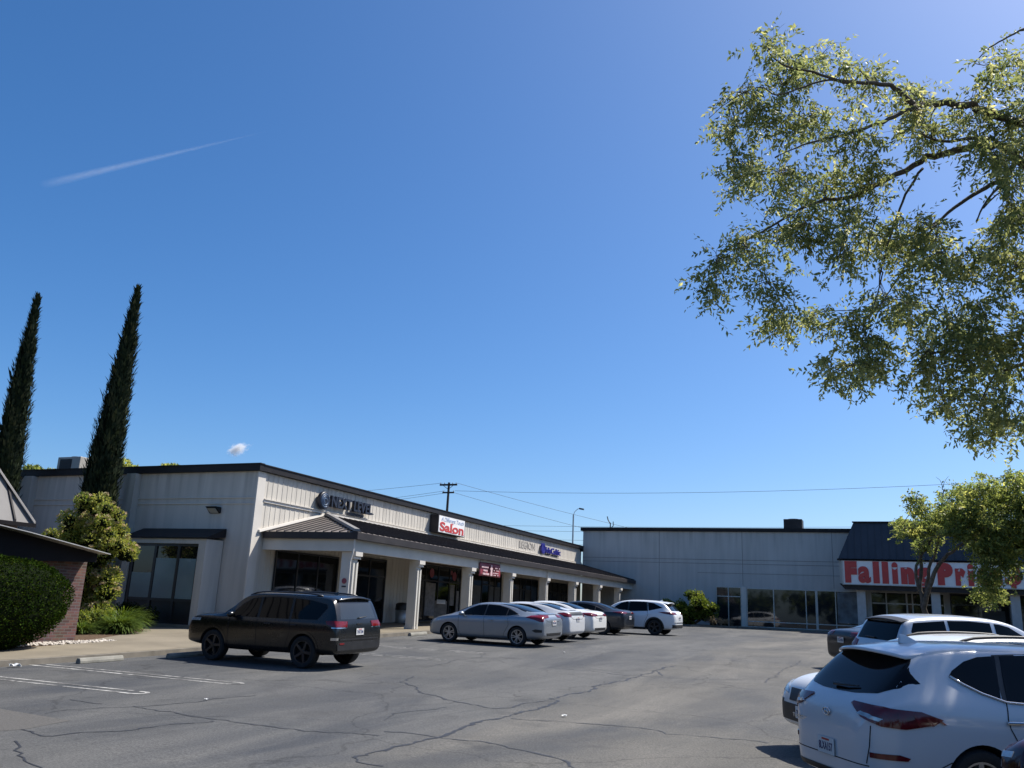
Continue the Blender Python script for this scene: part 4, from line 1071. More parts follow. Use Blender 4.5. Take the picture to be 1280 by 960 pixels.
NEAR_LOBES = [(1.78, 12.6, 8.22, 0.36), (1.89, 13.26, 8.61, 0.38), (1.92, 12.28, 7.73, 0.35), (2.0, 12.68, 7.87, 0.36), (1.96, 13.72, 7.97, 0.32), (1.8, 12.49, 7.38, 0.29), (-1.17, 11.72, 10.14, 0.47), (-1.09, 10.9, 9.57, 0.44), (-1.59, 11.18, 9.17, 0.4), (-1.51, 11.49, 9.34, 0.41), (-0.9, 12.19, 9.96, 0.55), (-1.01, 12.34, 9.96, 0.55), (-0.44, 12.74, 10.49, 0.48), (-0.25, 11.55, 9.59, 0.44), (0.16, 12.53, 9.85, 0.45), (0.16, 12.09, 9.55, 0.43), (0.69, 12.64, 9.6, 0.32), (0.71, 13.26, 9.91, 0.33), (-1.9, 11.75, 8.92, 0.32), (-1.83, 12.28, 9.27, 0.33), (-1.34, 12.07, 9.13, 0.49), (-1.3, 11.81, 9.14, 0.48), (-0.65, 12.56, 9.44, 0.56), (-0.76, 12.46, 9.39, 0.56), (-0.09, 11.81, 8.47, 0.53), (-0.1, 11.36, 8.38, 0.51), (-1.56, 11.98, 8.38, 0.43), (-1.59, 12.45, 8.6, 0.45), (-1.05, 11.46, 7.89, 0.51), (-0.99, 10.96, 7.66, 0.49), (-1.76, 11.7, 8.18, 0.23), (-1.81, 12.16, 8.23, 0.24), (-0.59, 12.73, 8.35, 0.57), (-0.52, 12.05, 7.97, 0.54), (0.12, 12.41, 8.17, 0.47), (0.09, 12.31, 8.17, 0.46), (0.74, 12.11, 8.97, 0.41), (0.83, 12.62, 9.46, 0.43), (0.9, 12.48, 8.9, 0.47), (0.93, 12.84, 9.09, 0.48), (1.48, 13.1, 9.47, 0.49), (1.46, 12.61, 9.16, 0.48), (1.87, 12.26, 9.45, 0.46), (2.17, 13.95, 10.53, 0.53), (2.15, 13.35, 9.28, 0.6), (2.07, 12.84, 8.95, 0.58), (1.56, 12.61, 8.5, 0.4), (1.53, 12.12, 8.24, 0.38), (-1.92, 11.05, 6.48, 0.33), (-1.9, 10.92, 6.49, 0.32), (-1.73, 11.89, 7.13, 0.41), (-1.51, 11.24, 6.8, 0.38), (-1.27, 12.39, 7.47, 0.5), (-1.1, 12.02, 7.26, 0.49), (-0.81, 11.42, 7.12, 0.51), (-0.69, 11.36, 7.02, 0.51), (-0.28, 11.59, 7.19, 0.52), (-0.2, 12.41, 7.64, 0.56), (-1.28, 11.01, 6.16, 0.35), (-1.3, 11.27, 6.33, 0.35), (-1.08, 11.66, 6.01, 0.35), (-1.1, 11.18, 5.84, 0.33), (-0.79, 12.6, 6.22, 0.25), (-0.81, 12.73, 6.3, 0.25), (-1.25, 12.16, 5.95, 0.22), (-1.3, 11.75, 5.88, 0.21), (-2.02, 10.86, 6.09, 0.18), (-1.91, 10.96, 6.21, 0.18), (0.19, 13.07, 7.38, 0.47), (0.23, 13.06, 7.44, 0.47), (-0.31, 11.23, 6.58, 0.3), (-0.35, 11.75, 6.73, 0.32), (-0.25, 12.0, 5.87, 0.41), (-0.36, 11.87, 5.79, 0.4), (-0.05, 12.24, 5.63, 0.42), (-0.09, 11.73, 5.4, 0.4), (-0.3, 11.57, 5.0, 0.34), (-0.32, 12.71, 5.48, 0.38), (0.08, 12.57, 5.45, 0.28), (-0.02, 11.93, 5.19, 0.27), (-0.56, 11.92, 5.14, 0.17), (-0.59, 11.17, 5.05, 0.16), (0.12, 11.72, 6.01, 0.4), (0.14, 13.03, 6.57, 0.44), (0.42, 12.16, 7.07, 0.49), (0.49, 12.75, 7.32, 0.52), (0.78, 12.1, 7.22, 0.41), (0.88, 12.76, 7.45, 0.44), (0.85, 11.97, 6.58, 0.54), (1.02, 12.92, 6.94, 0.58), (0.65, 13.13, 6.44, 0.53), (0.59, 12.36, 6.12, 0.5), (0.68, 12.49, 5.52, 0.5), (0.64, 12.17, 5.39, 0.49), (0.93, 12.01, 5.8, 0.54), (1.12, 13.46, 6.27, 0.6), (1.63, 13.68, 7.45, 0.61), (1.42, 12.9, 7.04, 0.58), (2.0, 13.43, 7.69, 0.48), (1.98, 13.43, 7.74, 0.48), (1.8, 12.44, 6.61, 0.56), (1.84, 12.52, 6.63, 0.56), (1.37, 12.28, 5.88, 0.55), (1.37, 12.44, 5.93, 0.56), (1.14, 12.19, 5.25, 0.49), (1.28, 13.48, 5.62, 0.54), (0.78, 13.27, 5.18, 0.29), (0.87, 12.75, 5.16, 0.27), (0.83, 13.14, 5.03, 0.18), (0.72, 12.37, 4.72, 0.17), (1.46, 12.6, 5.41, 0.57), (1.63, 13.27, 5.57, 0.6), (1.85, 12.97, 5.81, 0.58), (1.81, 13.06, 5.82, 0.59), (1.36, 13.81, 5.07, 0.35), (1.25, 12.35, 4.73, 0.31), (1.15, 13.2, 4.62, 0.18), (1.21, 13.15, 4.67, 0.18), (1.57, 12.39, 4.72, 0.33), (1.63, 13.15, 4.93, 0.35), (1.62, 12.61, 4.55, 0.17), (1.72, 13.33, 4.69, 0.18), (1.49, 13.36, 4.68, 0.14), (1.4, 13.38, 4.58, 0.14), (2.68, 13.45, 9.93, 0.72), (2.5, 12.44, 9.29, 0.67), (2.61, 12.71, 8.2, 0.74), (2.78, 13.79, 8.61, 0.8), (2.51, 13.26, 7.0, 0.77), (2.66, 13.9, 7.22, 0.81), (2.5, 13.27, 5.76, 0.71), (2.47, 13.12, 5.7, 0.71), (3.47, 13.24, 8.6, 0.83), (3.64, 13.69, 8.67, 0.86), (3.46, 13.94, 7.21, 0.88), (3.17, 12.87, 6.71, 0.81), (3.41, 13.95, 5.89, 0.75), (3.32, 13.96, 5.87, 0.75), (4.21, 13.71, 7.88, 0.98), (4.29, 13.9, 7.9, 1.0), (4.03, 13.44, 6.39, 0.84), (3.86, 13.0, 6.17, 0.82)]
MID_LIMBS = [[(1.36, 44.0, 2.21, 0.2), (1.22, 44.0, 3.07, 0.175), (1.21, 44.0, 3.84, 0.15), (1.34, 44.0, 4.84, 0.125), (1.26, 44.0, 5.55, 0.1)], [(1.29, 44.0, 2.21, 0.22), (1.42, 43.75, 3.24, 0.185), (1.95, 43.5, 4.47, 0.15), (2.56, 43.25, 5.16, 0.115), (3.38, 43.0, 5.77, 0.08)], [(1.18, 44.0, 3.35, 0.14), (1.01, 43.9, 4.29, 0.118), (1.28, 43.8, 4.89, 0.096), (1.94, 43.7, 5.96, 0.074), (2.23, 43.6, 6.96, 0.052), (2.46, 43.5, 7.96, 0.03)], [(1.43, 44.0, 3.25, 0.16), (1.56, 43.83, 4.3, 0.127), (1.94, 43.67, 5.18, 0.093), (2.21, 43.5, 6.23, 0.06)], [(3.38, 43.0, 5.77, 0.08), (4.5, 42.5, 6.83, 0.055), (5.1, 42.0, 7.44, 0.03)], [(3.38, 43.0, 5.77, 0.06), (4.0, 42.0, 5.09, 0.04), (3.68, 41.0, 4.04, 0.02)], [(2.02, 44.0, 5.99, 0.05), (1.38, 44.0, 6.28, 0.035), (1.09, 44.0, 7.01, 0.02)], [(2.43, 44.0, 8.03, 0.03), (2.39, 44.0, 8.4, 0.019), (2.2, 44.0, 8.62, 0.008)], [(2.43, 44.0, 8.1, 0.02), (2.59, 44.0, 8.47, 0.013), (2.74, 44.0, 8.65, 0.006)]]
MID_LOBES = [(1.16, 41.3, 7.2, 0.58), (1.31, 41.23, 7.12, 0.58), (1.55, 44.2, 7.07, 0.54), (1.49, 43.77, 7.04, 0.54), (0.56, 41.97, 6.16, 0.52), (0.61, 43.76, 6.3, 0.54), (1.02, 42.97, 6.11, 0.83), (0.98, 43.79, 6.01, 0.85), (1.72, 43.64, 6.33, 0.77), (1.78, 44.72, 6.45, 0.79), (1.91, 44.9, 5.75, 0.55), (1.73, 43.97, 5.6, 0.54), (1.34, 43.65, 5.44, 0.46), (1.24, 41.58, 5.34, 0.44), (2.24, 44.12, 6.96, 0.7), (2.27, 42.38, 6.75, 0.67), (2.92, 44.64, 7.48, 0.79), (2.68, 41.89, 7.1, 0.74), (3.39, 42.26, 7.71, 0.82), (3.45, 44.2, 7.92, 0.86), (2.97, 41.29, 6.43, 1.02), (2.97, 41.3, 6.63, 1.02), (3.95, 41.61, 7.68, 0.88), (4.04, 44.07, 8.11, 0.93), (3.89, 43.4, 6.86, 1.15), (3.58, 41.65, 6.76, 1.1), (4.06, 41.69, 6.04, 1.1), (3.92, 40.93, 5.91, 1.08), (3.63, 44.98, 6.13, 0.87), (3.4, 43.37, 6.07, 0.84), (4.87, 43.82, 7.55, 1.08), (4.7, 42.93, 7.47, 1.06), (4.97, 40.81, 7.89, 0.79), (5.28, 42.96, 8.22, 0.83), (5.15, 41.65, 6.74, 1.17), (5.33, 43.0, 7.01, 1.21), (4.98, 43.29, 5.9, 1.14), (4.83, 41.4, 5.61, 1.09), (3.83, 41.02, 4.98, 0.94), (3.75, 41.14, 5.09, 0.94), (3.59, 42.22, 4.15, 0.82), (3.61, 41.39, 4.17, 0.8), (4.23, 44.88, 3.7, 0.79), (3.95, 42.31, 3.56, 0.74), (3.7, 44.59, 3.4, 0.59), (3.47, 42.93, 3.39, 0.57), (4.44, 41.14, 4.67, 1.01), (4.65, 42.99, 4.76, 1.06), (5.48, 42.66, 5.48, 1.13), (5.5, 42.84, 5.56, 1.13), (5.98, 41.59, 7.41, 1.46), (6.12, 42.41, 7.43, 1.49), (6.61, 43.42, 6.24, 1.72), (6.33, 41.72, 6.21, 1.65), (7.62, 42.82, 7.63, 1.7), (7.26, 41.55, 7.44, 1.64), (6.97, 40.92, 5.14, 1.44), (7.25, 42.96, 5.3, 1.51), (2.68, 42.77, 6.47, 0.9), (2.64, 41.02, 6.1, 0.87), (2.46, 40.92, 5.74, 0.5), (2.62, 41.21, 5.81, 0.51)]

near = sprig_tree('shade_tree', 'large leafy tree whose backlit branches hang into the upper right of the sky', NEAR_LIMBS, NEAR_LOBES, M['ash_leaf'], .086, .40, 150, .75,
    trunk_pts=[(6.6, 15.0, .2, .32), (6.55, 14.9, 2.0, .27), (6.2, 14.7, 4.2, .24), (5.6, 14.3, 6.4, .2)], sprig=15, sprig_len=.40, twig_r=.006, nsub=7)
mid = sprig_tree('bushy_tree', 'multi-stemmed bushy green tree standing before the red and white sign', MID_LIMBS, MID_LOBES, M['mid_leaf'], .15, .5, 105, .35, sprig=9, sprig_len=.42, twig_r=.014, nsub=6)

def cypress(label, x, y, ztop, rmax, lean, n, zb=None, wob=0):
    z0 = (zb if zb is not None else G(y)) + .1
    t = thing('cypress_tree', label, 'tree', group='tall cypresses by the end wall'); H = ztop - z0
    ax = lambda s: np.array((x + lean * s, y, z0 + H * s))
    prof = lambda s: rmax * np.interp(s, [0, .03, .12, .3, .5, .7, .85, .95, 1], [.35, .7, .95, 1, .84, .58, .34, .15, .02])
    mb = MB(); N = 26; k = 12; vs = []; ph = random.uniform(0, 6)
    for i in range(N):
        s = i / (N - 1); c = ax(s)
        for j in range(k):
            a = 2 * PI * j / k; r = prof(s) * (.80 + .10 * math.sin(3 * a + 9 * s + ph)) * random.uniform(.93, 1.04)
            vs.append((c[0] + r * math.cos(a), c[1] + r * math.sin(a), c[2]))
    mb.add(vs, [(i * k + j, i * k + (j + 1) % k, (i + 1) * k + (j + 1) % k, (i + 1) * k + j) for i in range(N - 1) for j in range(k)])
    s = rng.uniform(0, 1, n) ** 1.35; a = rng.uniform(0, 2 * PI, n)
    lump = 1 + .10 * np.sin(5 * a + 31 * s + ph) * np.sin(17 * s + 2 * a) + .04 * np.sin(61 * s + 3 * a)
    rr = lump * np.array([prof(q) for q in s]) * (.80 + .10 * np.sin(3 * a + 9 * s + ph) + .14 * np.sin(7 * a - 23 * s) * rng.uniform(0, 1, n) + rng.uniform(-.06, .12, n))
    b = np.stack([x + lean * s + rr * np.cos(a), y + rr * np.sin(a), z0 + H * s - .1], 1)
    ou = np.stack([np.cos(a), np.sin(a), np.zeros(n)], 1)
    axd = ou * rng.uniform(.05, .55, (n, 1)) + np.array((0, 0, 1.0)) + rng.normal(size=(n, 3)) * .16
    tw = np.stack([-np.sin(a), np.cos(a), np.zeros(n)], 1)
    ln = rng.uniform(.14, .40, n) * np.where(rng.uniform(0, 1, n) < .01, 1.7, 1.0)
    MB().tube([tuple(ax(0) - np.array((0, 0, .15))), tuple(ax(.5)), tuple(ax(.97))], [.2, .12, .02], 8).build('trunk', M['bark'], t)
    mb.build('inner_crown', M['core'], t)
    leaf_mesh('crown', b, axd, ln, ln * rng.uniform(.2, .36, n), .40 + .22 * rng.normal(size=n) + .28 * np.sin(4 * a + 40 * s) * np.sin(23 * s), M['cypress_leaf'], t, .15, side=tw)
    return t
cypress('taller dark cypress right of the rooftop unit, behind the yellow-green shrub', -28.75, 25.0, 14.20, .78, .45, 9000)
cypress('slimmer dark cypress at the left edge behind the grey mansard', -34.25, 25.0, 14.5, .76, -.1, 8000)

def lobe_shrub(name, label, lobes, mt, n, ll, lw, cat='shrub', stems=None, bloom=0, group=None, up=.2, core=True, tone=.45):
    t = thing(name, label, cat, group=group)
    L = np.array(lobes); w = L[:, 3] ** 2; idx = rng.choice(len(L), n, p=w / w.sum())
    d = unit(n); d[:, 2] = np.abs(d[:, 2]) * .9 + d[:, 2] * .1 - rng.uniform(0, .5, n)
    d /= np.linalg.norm(d, axis=1, keepdims=True)
    rr = L[idx, 3] * rng.uniform(.55, 1.08, n) ** .6
    b = L[idx, :3] + d * rr[:, None]
    ax = d * .8 + rng.normal(size=(n, 3)) * .55 + np.array((0, 0, up))
    ln = ll * rng.uniform(.6, 1.25, n)
    lt = rng.normal(size=len(L)) * .10
    leaf_mesh('foliage', b, ax, ln, ln * lw, tone + lt[idx] + .15 * rng.normal(size=n), mt, t)
    if stems:
        mb = MB()
        for (x, y, z, r) in lobes[::max(1, len(lobes) // 9)]:
            mb.tube([stems, ((x + stems[0]) / 2 + random.gauss(0, .1), (y + stems[1]) / 2, stems[2] + (z - stems[2]) * .55), (x, y, z)], [.05, .035, .012], 6)
        mb.build('stem', M['bark'], t)
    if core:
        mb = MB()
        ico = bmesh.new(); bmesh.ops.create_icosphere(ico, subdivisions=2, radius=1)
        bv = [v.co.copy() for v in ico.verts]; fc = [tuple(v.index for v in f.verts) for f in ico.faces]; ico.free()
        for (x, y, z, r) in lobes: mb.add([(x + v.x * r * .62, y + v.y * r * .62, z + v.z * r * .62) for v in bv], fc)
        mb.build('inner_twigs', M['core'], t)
    if bloom:
        bb, aa, ll_, tt = [], [], [], []
        for k in range(bloom):
            i = rng.choice(len(L), p=w / w.sum()); dd = unit(1)[0]; dd[2] = abs(dd[2]) * .8 + .15; dd /= np.linalg.norm(dd)
            c = L[i, :3] + dd * L[i, 3] * 1.03; m_ = 16
            o = unit(m_); o[:, 2] = np.abs(o[:, 2])
            bb.append(c + o * .05); aa.append(o); ll_.append(rng.uniform(.05, .09, m_)); tt.append(np.full(m_, .5 + .25 * rng.normal()) + .1 * rng.normal(size=m_))
        ll_ = np.concatenate(ll_)
        leaf_mesh('blossom', np.concatenate(bb), np.concatenate(aa), ll_, ll_ * .8, np.concatenate(tt), M['bloom'], t)
    return t

# tall loose shrub between the brick building and the end wall
sl = []
for (x, y, z, r) in [(-25.0, 22.6, 1.0, .75), (-25.6, 22.8, 1.6, .75), (-24.7, 22.5, 1.9, .65), (-25.3, 22.6, 2.5, .75), (-24.7, 22.7, 3.0, .62), (-25.9, 22.7, 3.2, .8), (-26.8, 22.7, 3.3, .7), (-27.4, 22.8, 3.6, .5), (-26.3, 22.7, 4.1, .75), (-25.4, 22.6, 3.9, .68), (-24.7, 22.6, 3.8, .5), (-26.0, 22.6, 4.7, .5), (-25.2, 22.6, 4.6, .42), (-24.4, 22.6, 3.6, .35), (-26.9, 22.8, 2.6, .6), (-26.4, 22.7, 1.8, .7)]:
    for k in range(4):
        sl.append((-25.75 + (x + 25.5) * .86 + random.gauss(0, .20), y + random.gauss(0, .35), z + random.gauss(0, .30), r * random.uniform(.42, .78)))
lobe_shrub('flowering_shrub', 'tall yellow-green shrub with cream blossoms beside the cypress', sl, M['shrub_leaf'], 21000, .12, .5, stems=(-25.5, 22.7, .5), bloom=420, tone=.66)
# clipped hedge: many small leaves over a rounded mass
def hedge():
    t = thing('clipped_hedge', 'big round clipped hedge in front of the brick wall at the left edge', 'hedge')
    cx, cy, cz = -20.45, 14.75, 1.45; R = np.array((1.0, 2.35, 1.13))
    sup = lambda d: 1 / (np.abs(d[:, 0]) ** 3 + np.abs(d[:, 1]) ** 3 + np.abs(d[:, 2]) ** 3) ** (1 / 3)
    n = 30000
    d = unit(n); s = sup(d)
    lump = 1 + .025 * np.sin(d[:, 1] * 9 + 1) * np.sin(d[:, 2] * 7) + .02 * np.sin(d[:, 0] * 12 + d[:, 2] * 8)
    dn = d * s[:, None]
    under = np.where(dn[:, 2] < -.1, 1 - .34 * np.clip((-.1 - dn[:, 2]) / .9, 0, 1) ** 1.5, 1)[:, None]
    p = dn * R * np.hstack([under, under, np.ones((n, 1))]) * (lump * rng.uniform(.95, 1.025, n))[:, None]
    b = p + np.array((cx, cy, cz))
    ax = d * .7 + rng.normal(size=(n, 3)) * .7
    ln = rng.uniform(.035, .075, n)
    leaf_mesh('foliage', b, ax, ln, ln * .62, .42 + .2 * rng.normal(size=n), M['hedge_leaf'], t)
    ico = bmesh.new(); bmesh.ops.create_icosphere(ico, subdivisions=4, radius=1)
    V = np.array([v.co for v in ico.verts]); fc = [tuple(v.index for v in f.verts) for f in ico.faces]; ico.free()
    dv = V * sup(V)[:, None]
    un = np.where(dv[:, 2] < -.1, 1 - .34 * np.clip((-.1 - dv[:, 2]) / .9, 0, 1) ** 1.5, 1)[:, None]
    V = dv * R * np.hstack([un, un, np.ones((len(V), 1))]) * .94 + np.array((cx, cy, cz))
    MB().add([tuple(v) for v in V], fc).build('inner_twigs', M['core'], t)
    mb = MB()
    for dy in (-1.3, -.4, .5, 1.3): mb.tube([(cx, cy + dy, G(cy) + .1), (cx - .1, cy + dy * 1.05, .9)], .06, 6)
    mb.build('stem', M['bark'], t)
hedge()

def tussock(name, label, loc, r, h, n, mt='grass_leaf', cat='grass clump', group=None):
    x, y = loc; z = G(y) + .16
    t = thing(name, label, cat, (0, 0, 0), group)
    a = rng.uniform(0, 2 * PI, n); q = rng.uniform(0, 1, n) ** .7
    base = np.stack([x + np.cos(a) * q * r * .35, y + np.sin(a) * q * r * .35, np.full(n, z)], 1)
    out = np.stack([np.cos(a), np.sin(a), np.zeros(n)], 1)
    B_, A_, L_, T_ = [], [], [], []
    tone = .5 + .2 * rng.normal(size=n)
    p = base.copy(); ang = rng.uniform(.05, .75, n) * (.4 + q)
    seg = h * rng.uniform(.7, 1.2, n) / 3
    sd = np.cross(out, np.array((0, 0, 1.0)))
    for k in range(4):
        dr = out * np.sin(ang)[:, None] + np.array((0, 0, 1.0)) * np.cos(ang)[:, None]
        B_.append(p - dr * seg[:, None] * .15); A_.append(dr); L_.append(seg * 1.3); T_.append(tone + .06 * k)
        p = p + dr * seg[:, None]; ang = ang + rng.uniform(.25, .6, n)
    L_ = np.concatenate(L_)
    leaf_mesh('blades', np.concatenate(B_), np.concatenate(A_), L_, np.full(len(L_), .022), np.concatenate(T_), M[mt], t, .1, side=np.tile(sd, (4, 1)))
    mb = MB(); mb.lathe([(0, h * .42), (r * .32, h * .34), (r * .5, h * .12), (r * .45, 0)], 14, 'z', (x, y, z)); mb.build('root_mass', M['core'], t, True)
    return t
tussock('grass_clump', 'bright green grass clump at the front of the planting bed', (-23.05, 21.7), .68, .52, 1900, group='grass clumps in the planting bed')
tussock('grass_clump', 'smaller grass clump behind the bright one, against the tall shrub', (-24.0, 22.7), .75, .75, 900, group='grass clumps in the planting bed')
tussock('grass_clump', 'dark grass clump at the foot of the brick corner', (-23.4, 20.6), .5, .42, 500, group='grass clumps in the planting bed')
lobe_shrub('low_shrub', 'dark low shrub in the shade under the bay window', [(-25.4 + random.gauss(0, .45), 24.6 + random.gauss(0, .2), 1.0 + random.gauss(0, .12), .36) for k in range(9)], M['hedge_leaf'], 3500, .07, .5, tone=.3)
lobe_shrub('low_shrub', 'small bush with yellowish tips by the brick corner', [(-23.8 + random.gauss(0, .22), 21.5 + random.gauss(0, .2), .95 + random.gauss(0, .1), .24) for k in range(6)], M['shrub_leaf'], 1600, .08, .5, tone=.55)

# shrubs before the far grey wall
def rl(pts, j, s0, s1, k=3):
    return [(x + random.gauss(0, j), y + random.gauss(0, j), z + random.gauss(0, j * .7), r * random.uniform(s0, s1)) for (x, y, z, r) in pts for _ in range(k)]
lobe_shrub('flowering_shrub', 'loose green shrub against the grey far wall, right of the white SUV', rl([(-13.0, 62.0, 3.2, .62), (-12.3, 62.0, 2.7, .75), (-11.9, 61.9, 2.0, .85), (-12.9, 61.9, 2.1, .9), (-13.7, 62.0, 2.6, .6), (-13.5, 62.1, 1.6, .6), (-11.5, 62.0, 2.5, .5)], .22, .5, .8), M['shrub_leaf'], 7000, .15, .5, stems=(-12.8, 62.1, 1.3), tone=.42)
lobe_shrub('low_shrub', 'rounded dark bush just above the roof of the white SUV', rl([(-14.9, 63.0, 2.55, .6), (-14.4, 63.0, 2.5, .5), (-15.1, 63.1, 1.8, .7)], .15, .6, .9), M['mid_leaf'], 3500, .12, .5, tone=.5)
tussock('dry_tuft', 'pale dry tuft at the edge of the far planting bed', (-11.3, 61.7), .5, .55, 420, 'dry_leaf', 'grass clump', 'dry tufts in the far bed')
tussock('dry_tuft', 'second pale dry tuft, nearer the far shop door', (-10.7, 62.6), .45, .45, 360, 'dry_leaf', 'grass clump', 'dry tufts in the far bed')

# treetops showing over the long roof
for k, (lab, x, y, z, r) in enumerate((('paired treetops just above the long roof, left of the small cloud', -52.7, 52.0, 11.25, .75), ('treetop peeping over the roof at the far left', -55.3, 42.0, 9.5, .7), ('treetop peeping over the roof just right of the tall cypress', -50.6, 46.0, 10.2, .8), ('treetop just left of the rooftop unit', -58.9, 47.0, 10.2, .8))):
    pts = [(x, y, z, r), (x + 1.5, y, z - .1, r * .9), (x - .9, y + .5, z - .7, r), (x + .8, y + .4, z - 1.2, r * 1.1)]
    tr = lobe_shrub('background_tree', lab, rl(pts, .3, .45, .7, 4), M['mid_leaf'], 4200, .24, .5, 'tree', group='treetops behind the long roof', tone=.62, core=False)
    MB().tube([(x, y, 1.0), (x + .1, y, 5), (x, y, z)], [.28, .2, .05], 8).build('trunk', M['bark'], tr)

# tree belts added out of view to darken what the shop windows mirror
def unseen_tree_belt(label, line, n):
    lob = []
    (xa, ya), (xb, yb) = line
    for k in range(n):
        t = (k + random.random()) / n; x = xa + (xb - xa) * t; y = ya + (yb - ya) * t; h = random.uniform(6, 10)
        for j in range(5): lob.append((x + random.gauss(0, 1.6), y + random.gauss(0, 1.6), h * random.uniform(.3, 1.0), random.uniform(1.6, 2.6)))
    t = lobe_shrub('added_unseen_trees', label, lob, M['mid_leaf'], 9000, .9, .6, 'trees', core=True, tone=.4)
    for k in ('category',): del t[k]
    t['kind'] = 'stuff'
unseen_tree_belt('added unseen trees behind the photographer that darken window reflections', ((-70, -48), (70, -52)), 26)
unseen_tree_belt('added unseen trees right of the parking lot that darken window reflections', ((48, -30), (46, 60)), 18)
# ================================================================ vehicles
M['tyre'] = mat('tyre_rubber', (.016, .016, .017), .85, var=.3, scale=8, bump=.2, bscale=60)
M['alloy'] = mat('machined_alloy', (.42, .43, .44), .32, .85, var=.08)
M['alloy_dk'] = mat('dark_alloy', (.05, .05, .053), .35, .6, var=.2)
M['carglass'] = glassy('tinted_car_glass', (.003, .004, .005), .03, .16)
M['carglass_lt'] = glassy('clear_car_glass', (.020, .025, .028), .03, .8)
M['well'] = mat('wheel_well_liner', (.006, .006, .006), .95, var=.3)
M['lens_red'] = mat('red_lamp_lens', (.14, .005, .008), .12, var=.2, scale=12, spec=.6)
M['lens_dkred'] = mat('dark_red_lamp_lens', (.11, .005, .008), .10, var=.3, scale=12, spec=.6)
M['lens_clear'] = mat('clear_lamp_lens', (.40, .42, .44), .08, .3, var=.35, scale=14, spec=.7)
M['chrome'] = mat('chrome_trim', (.62, .63, .64), .12, 1.0, var=.05)
M['plate'] = mat('white_number_plate', (.62, .62, .60), .5, var=.08)
M['plate_blue'] = mat('plate_characters', (.02, .03, .12), .5, var=.1)
M['plate_red'] = mat('plate_script', (.45, .03, .02), .5, var=.1)
M['gap'] = mat('panel_gap_shadow', (.008, .008, .009), .9, var=.1)
P_ = {'black': paint('black_green_metallic_paint', (.0035, .004, .0042), .0, .26, dust=.05), 'silver': paint('silver_blue_metallic_paint', (.27, .30, .335), .55, .34),
      'white': paint('white_car_paint', (.56, .57, .585), 0, .33), 'white2': paint('pearl_white_paint', (.70, .70, .68), 0, .33), 'white3': paint('cool_white_paint', (.68, .70, .72), 0, .3), 'navy': paint('dark_slate_paint', (.014, .018, .026), .3, .30, dust=.2),
      'greysilver': paint('light_silver_paint', (.50, .52, .54), .45, .32), 'char': paint('charcoal_paint', (.012, .012, .013), .3, .32, dust=.2), 'jet': paint('jet_black_paint', (.006, .006, .007), 0, .28, dust=.1)}

def mono_grid(poly, nu, nv):
    """grid of (u, v) points filling a polygon that is single-valued in u"""
    us = [p[0] for p in poly]; u0, u1 = min(us), max(us)
    ul = sorted(set([u0 + (u1 - u0) * i / nu for i in range(nu + 1)] + us))
    ul = [ul[0]] + [b for a, b in zip(ul[:-1], ul[1:]) if b - a > 1e-4]
    rows = []
    n = len(poly)
    for u in ul:
        uu = min(max(u, u0 + 1e-6), u1 - 1e-6); vs = []
        for i in range(n):
            (a, b), (c, d) = poly[i], poly[(i + 1) % n]
            if (a - uu) * (c - uu) <= 0 and abs(a - c) > 1e-9:
                vs.append(b + (d - b) * (uu - a) / (c - a))
        lo, hi = (min(vs), max(vs)) if vs else (0, 0)
        rows.append([(u, lo + (hi - lo) * j / nv) for j in range(nv + 1)])
    return rows

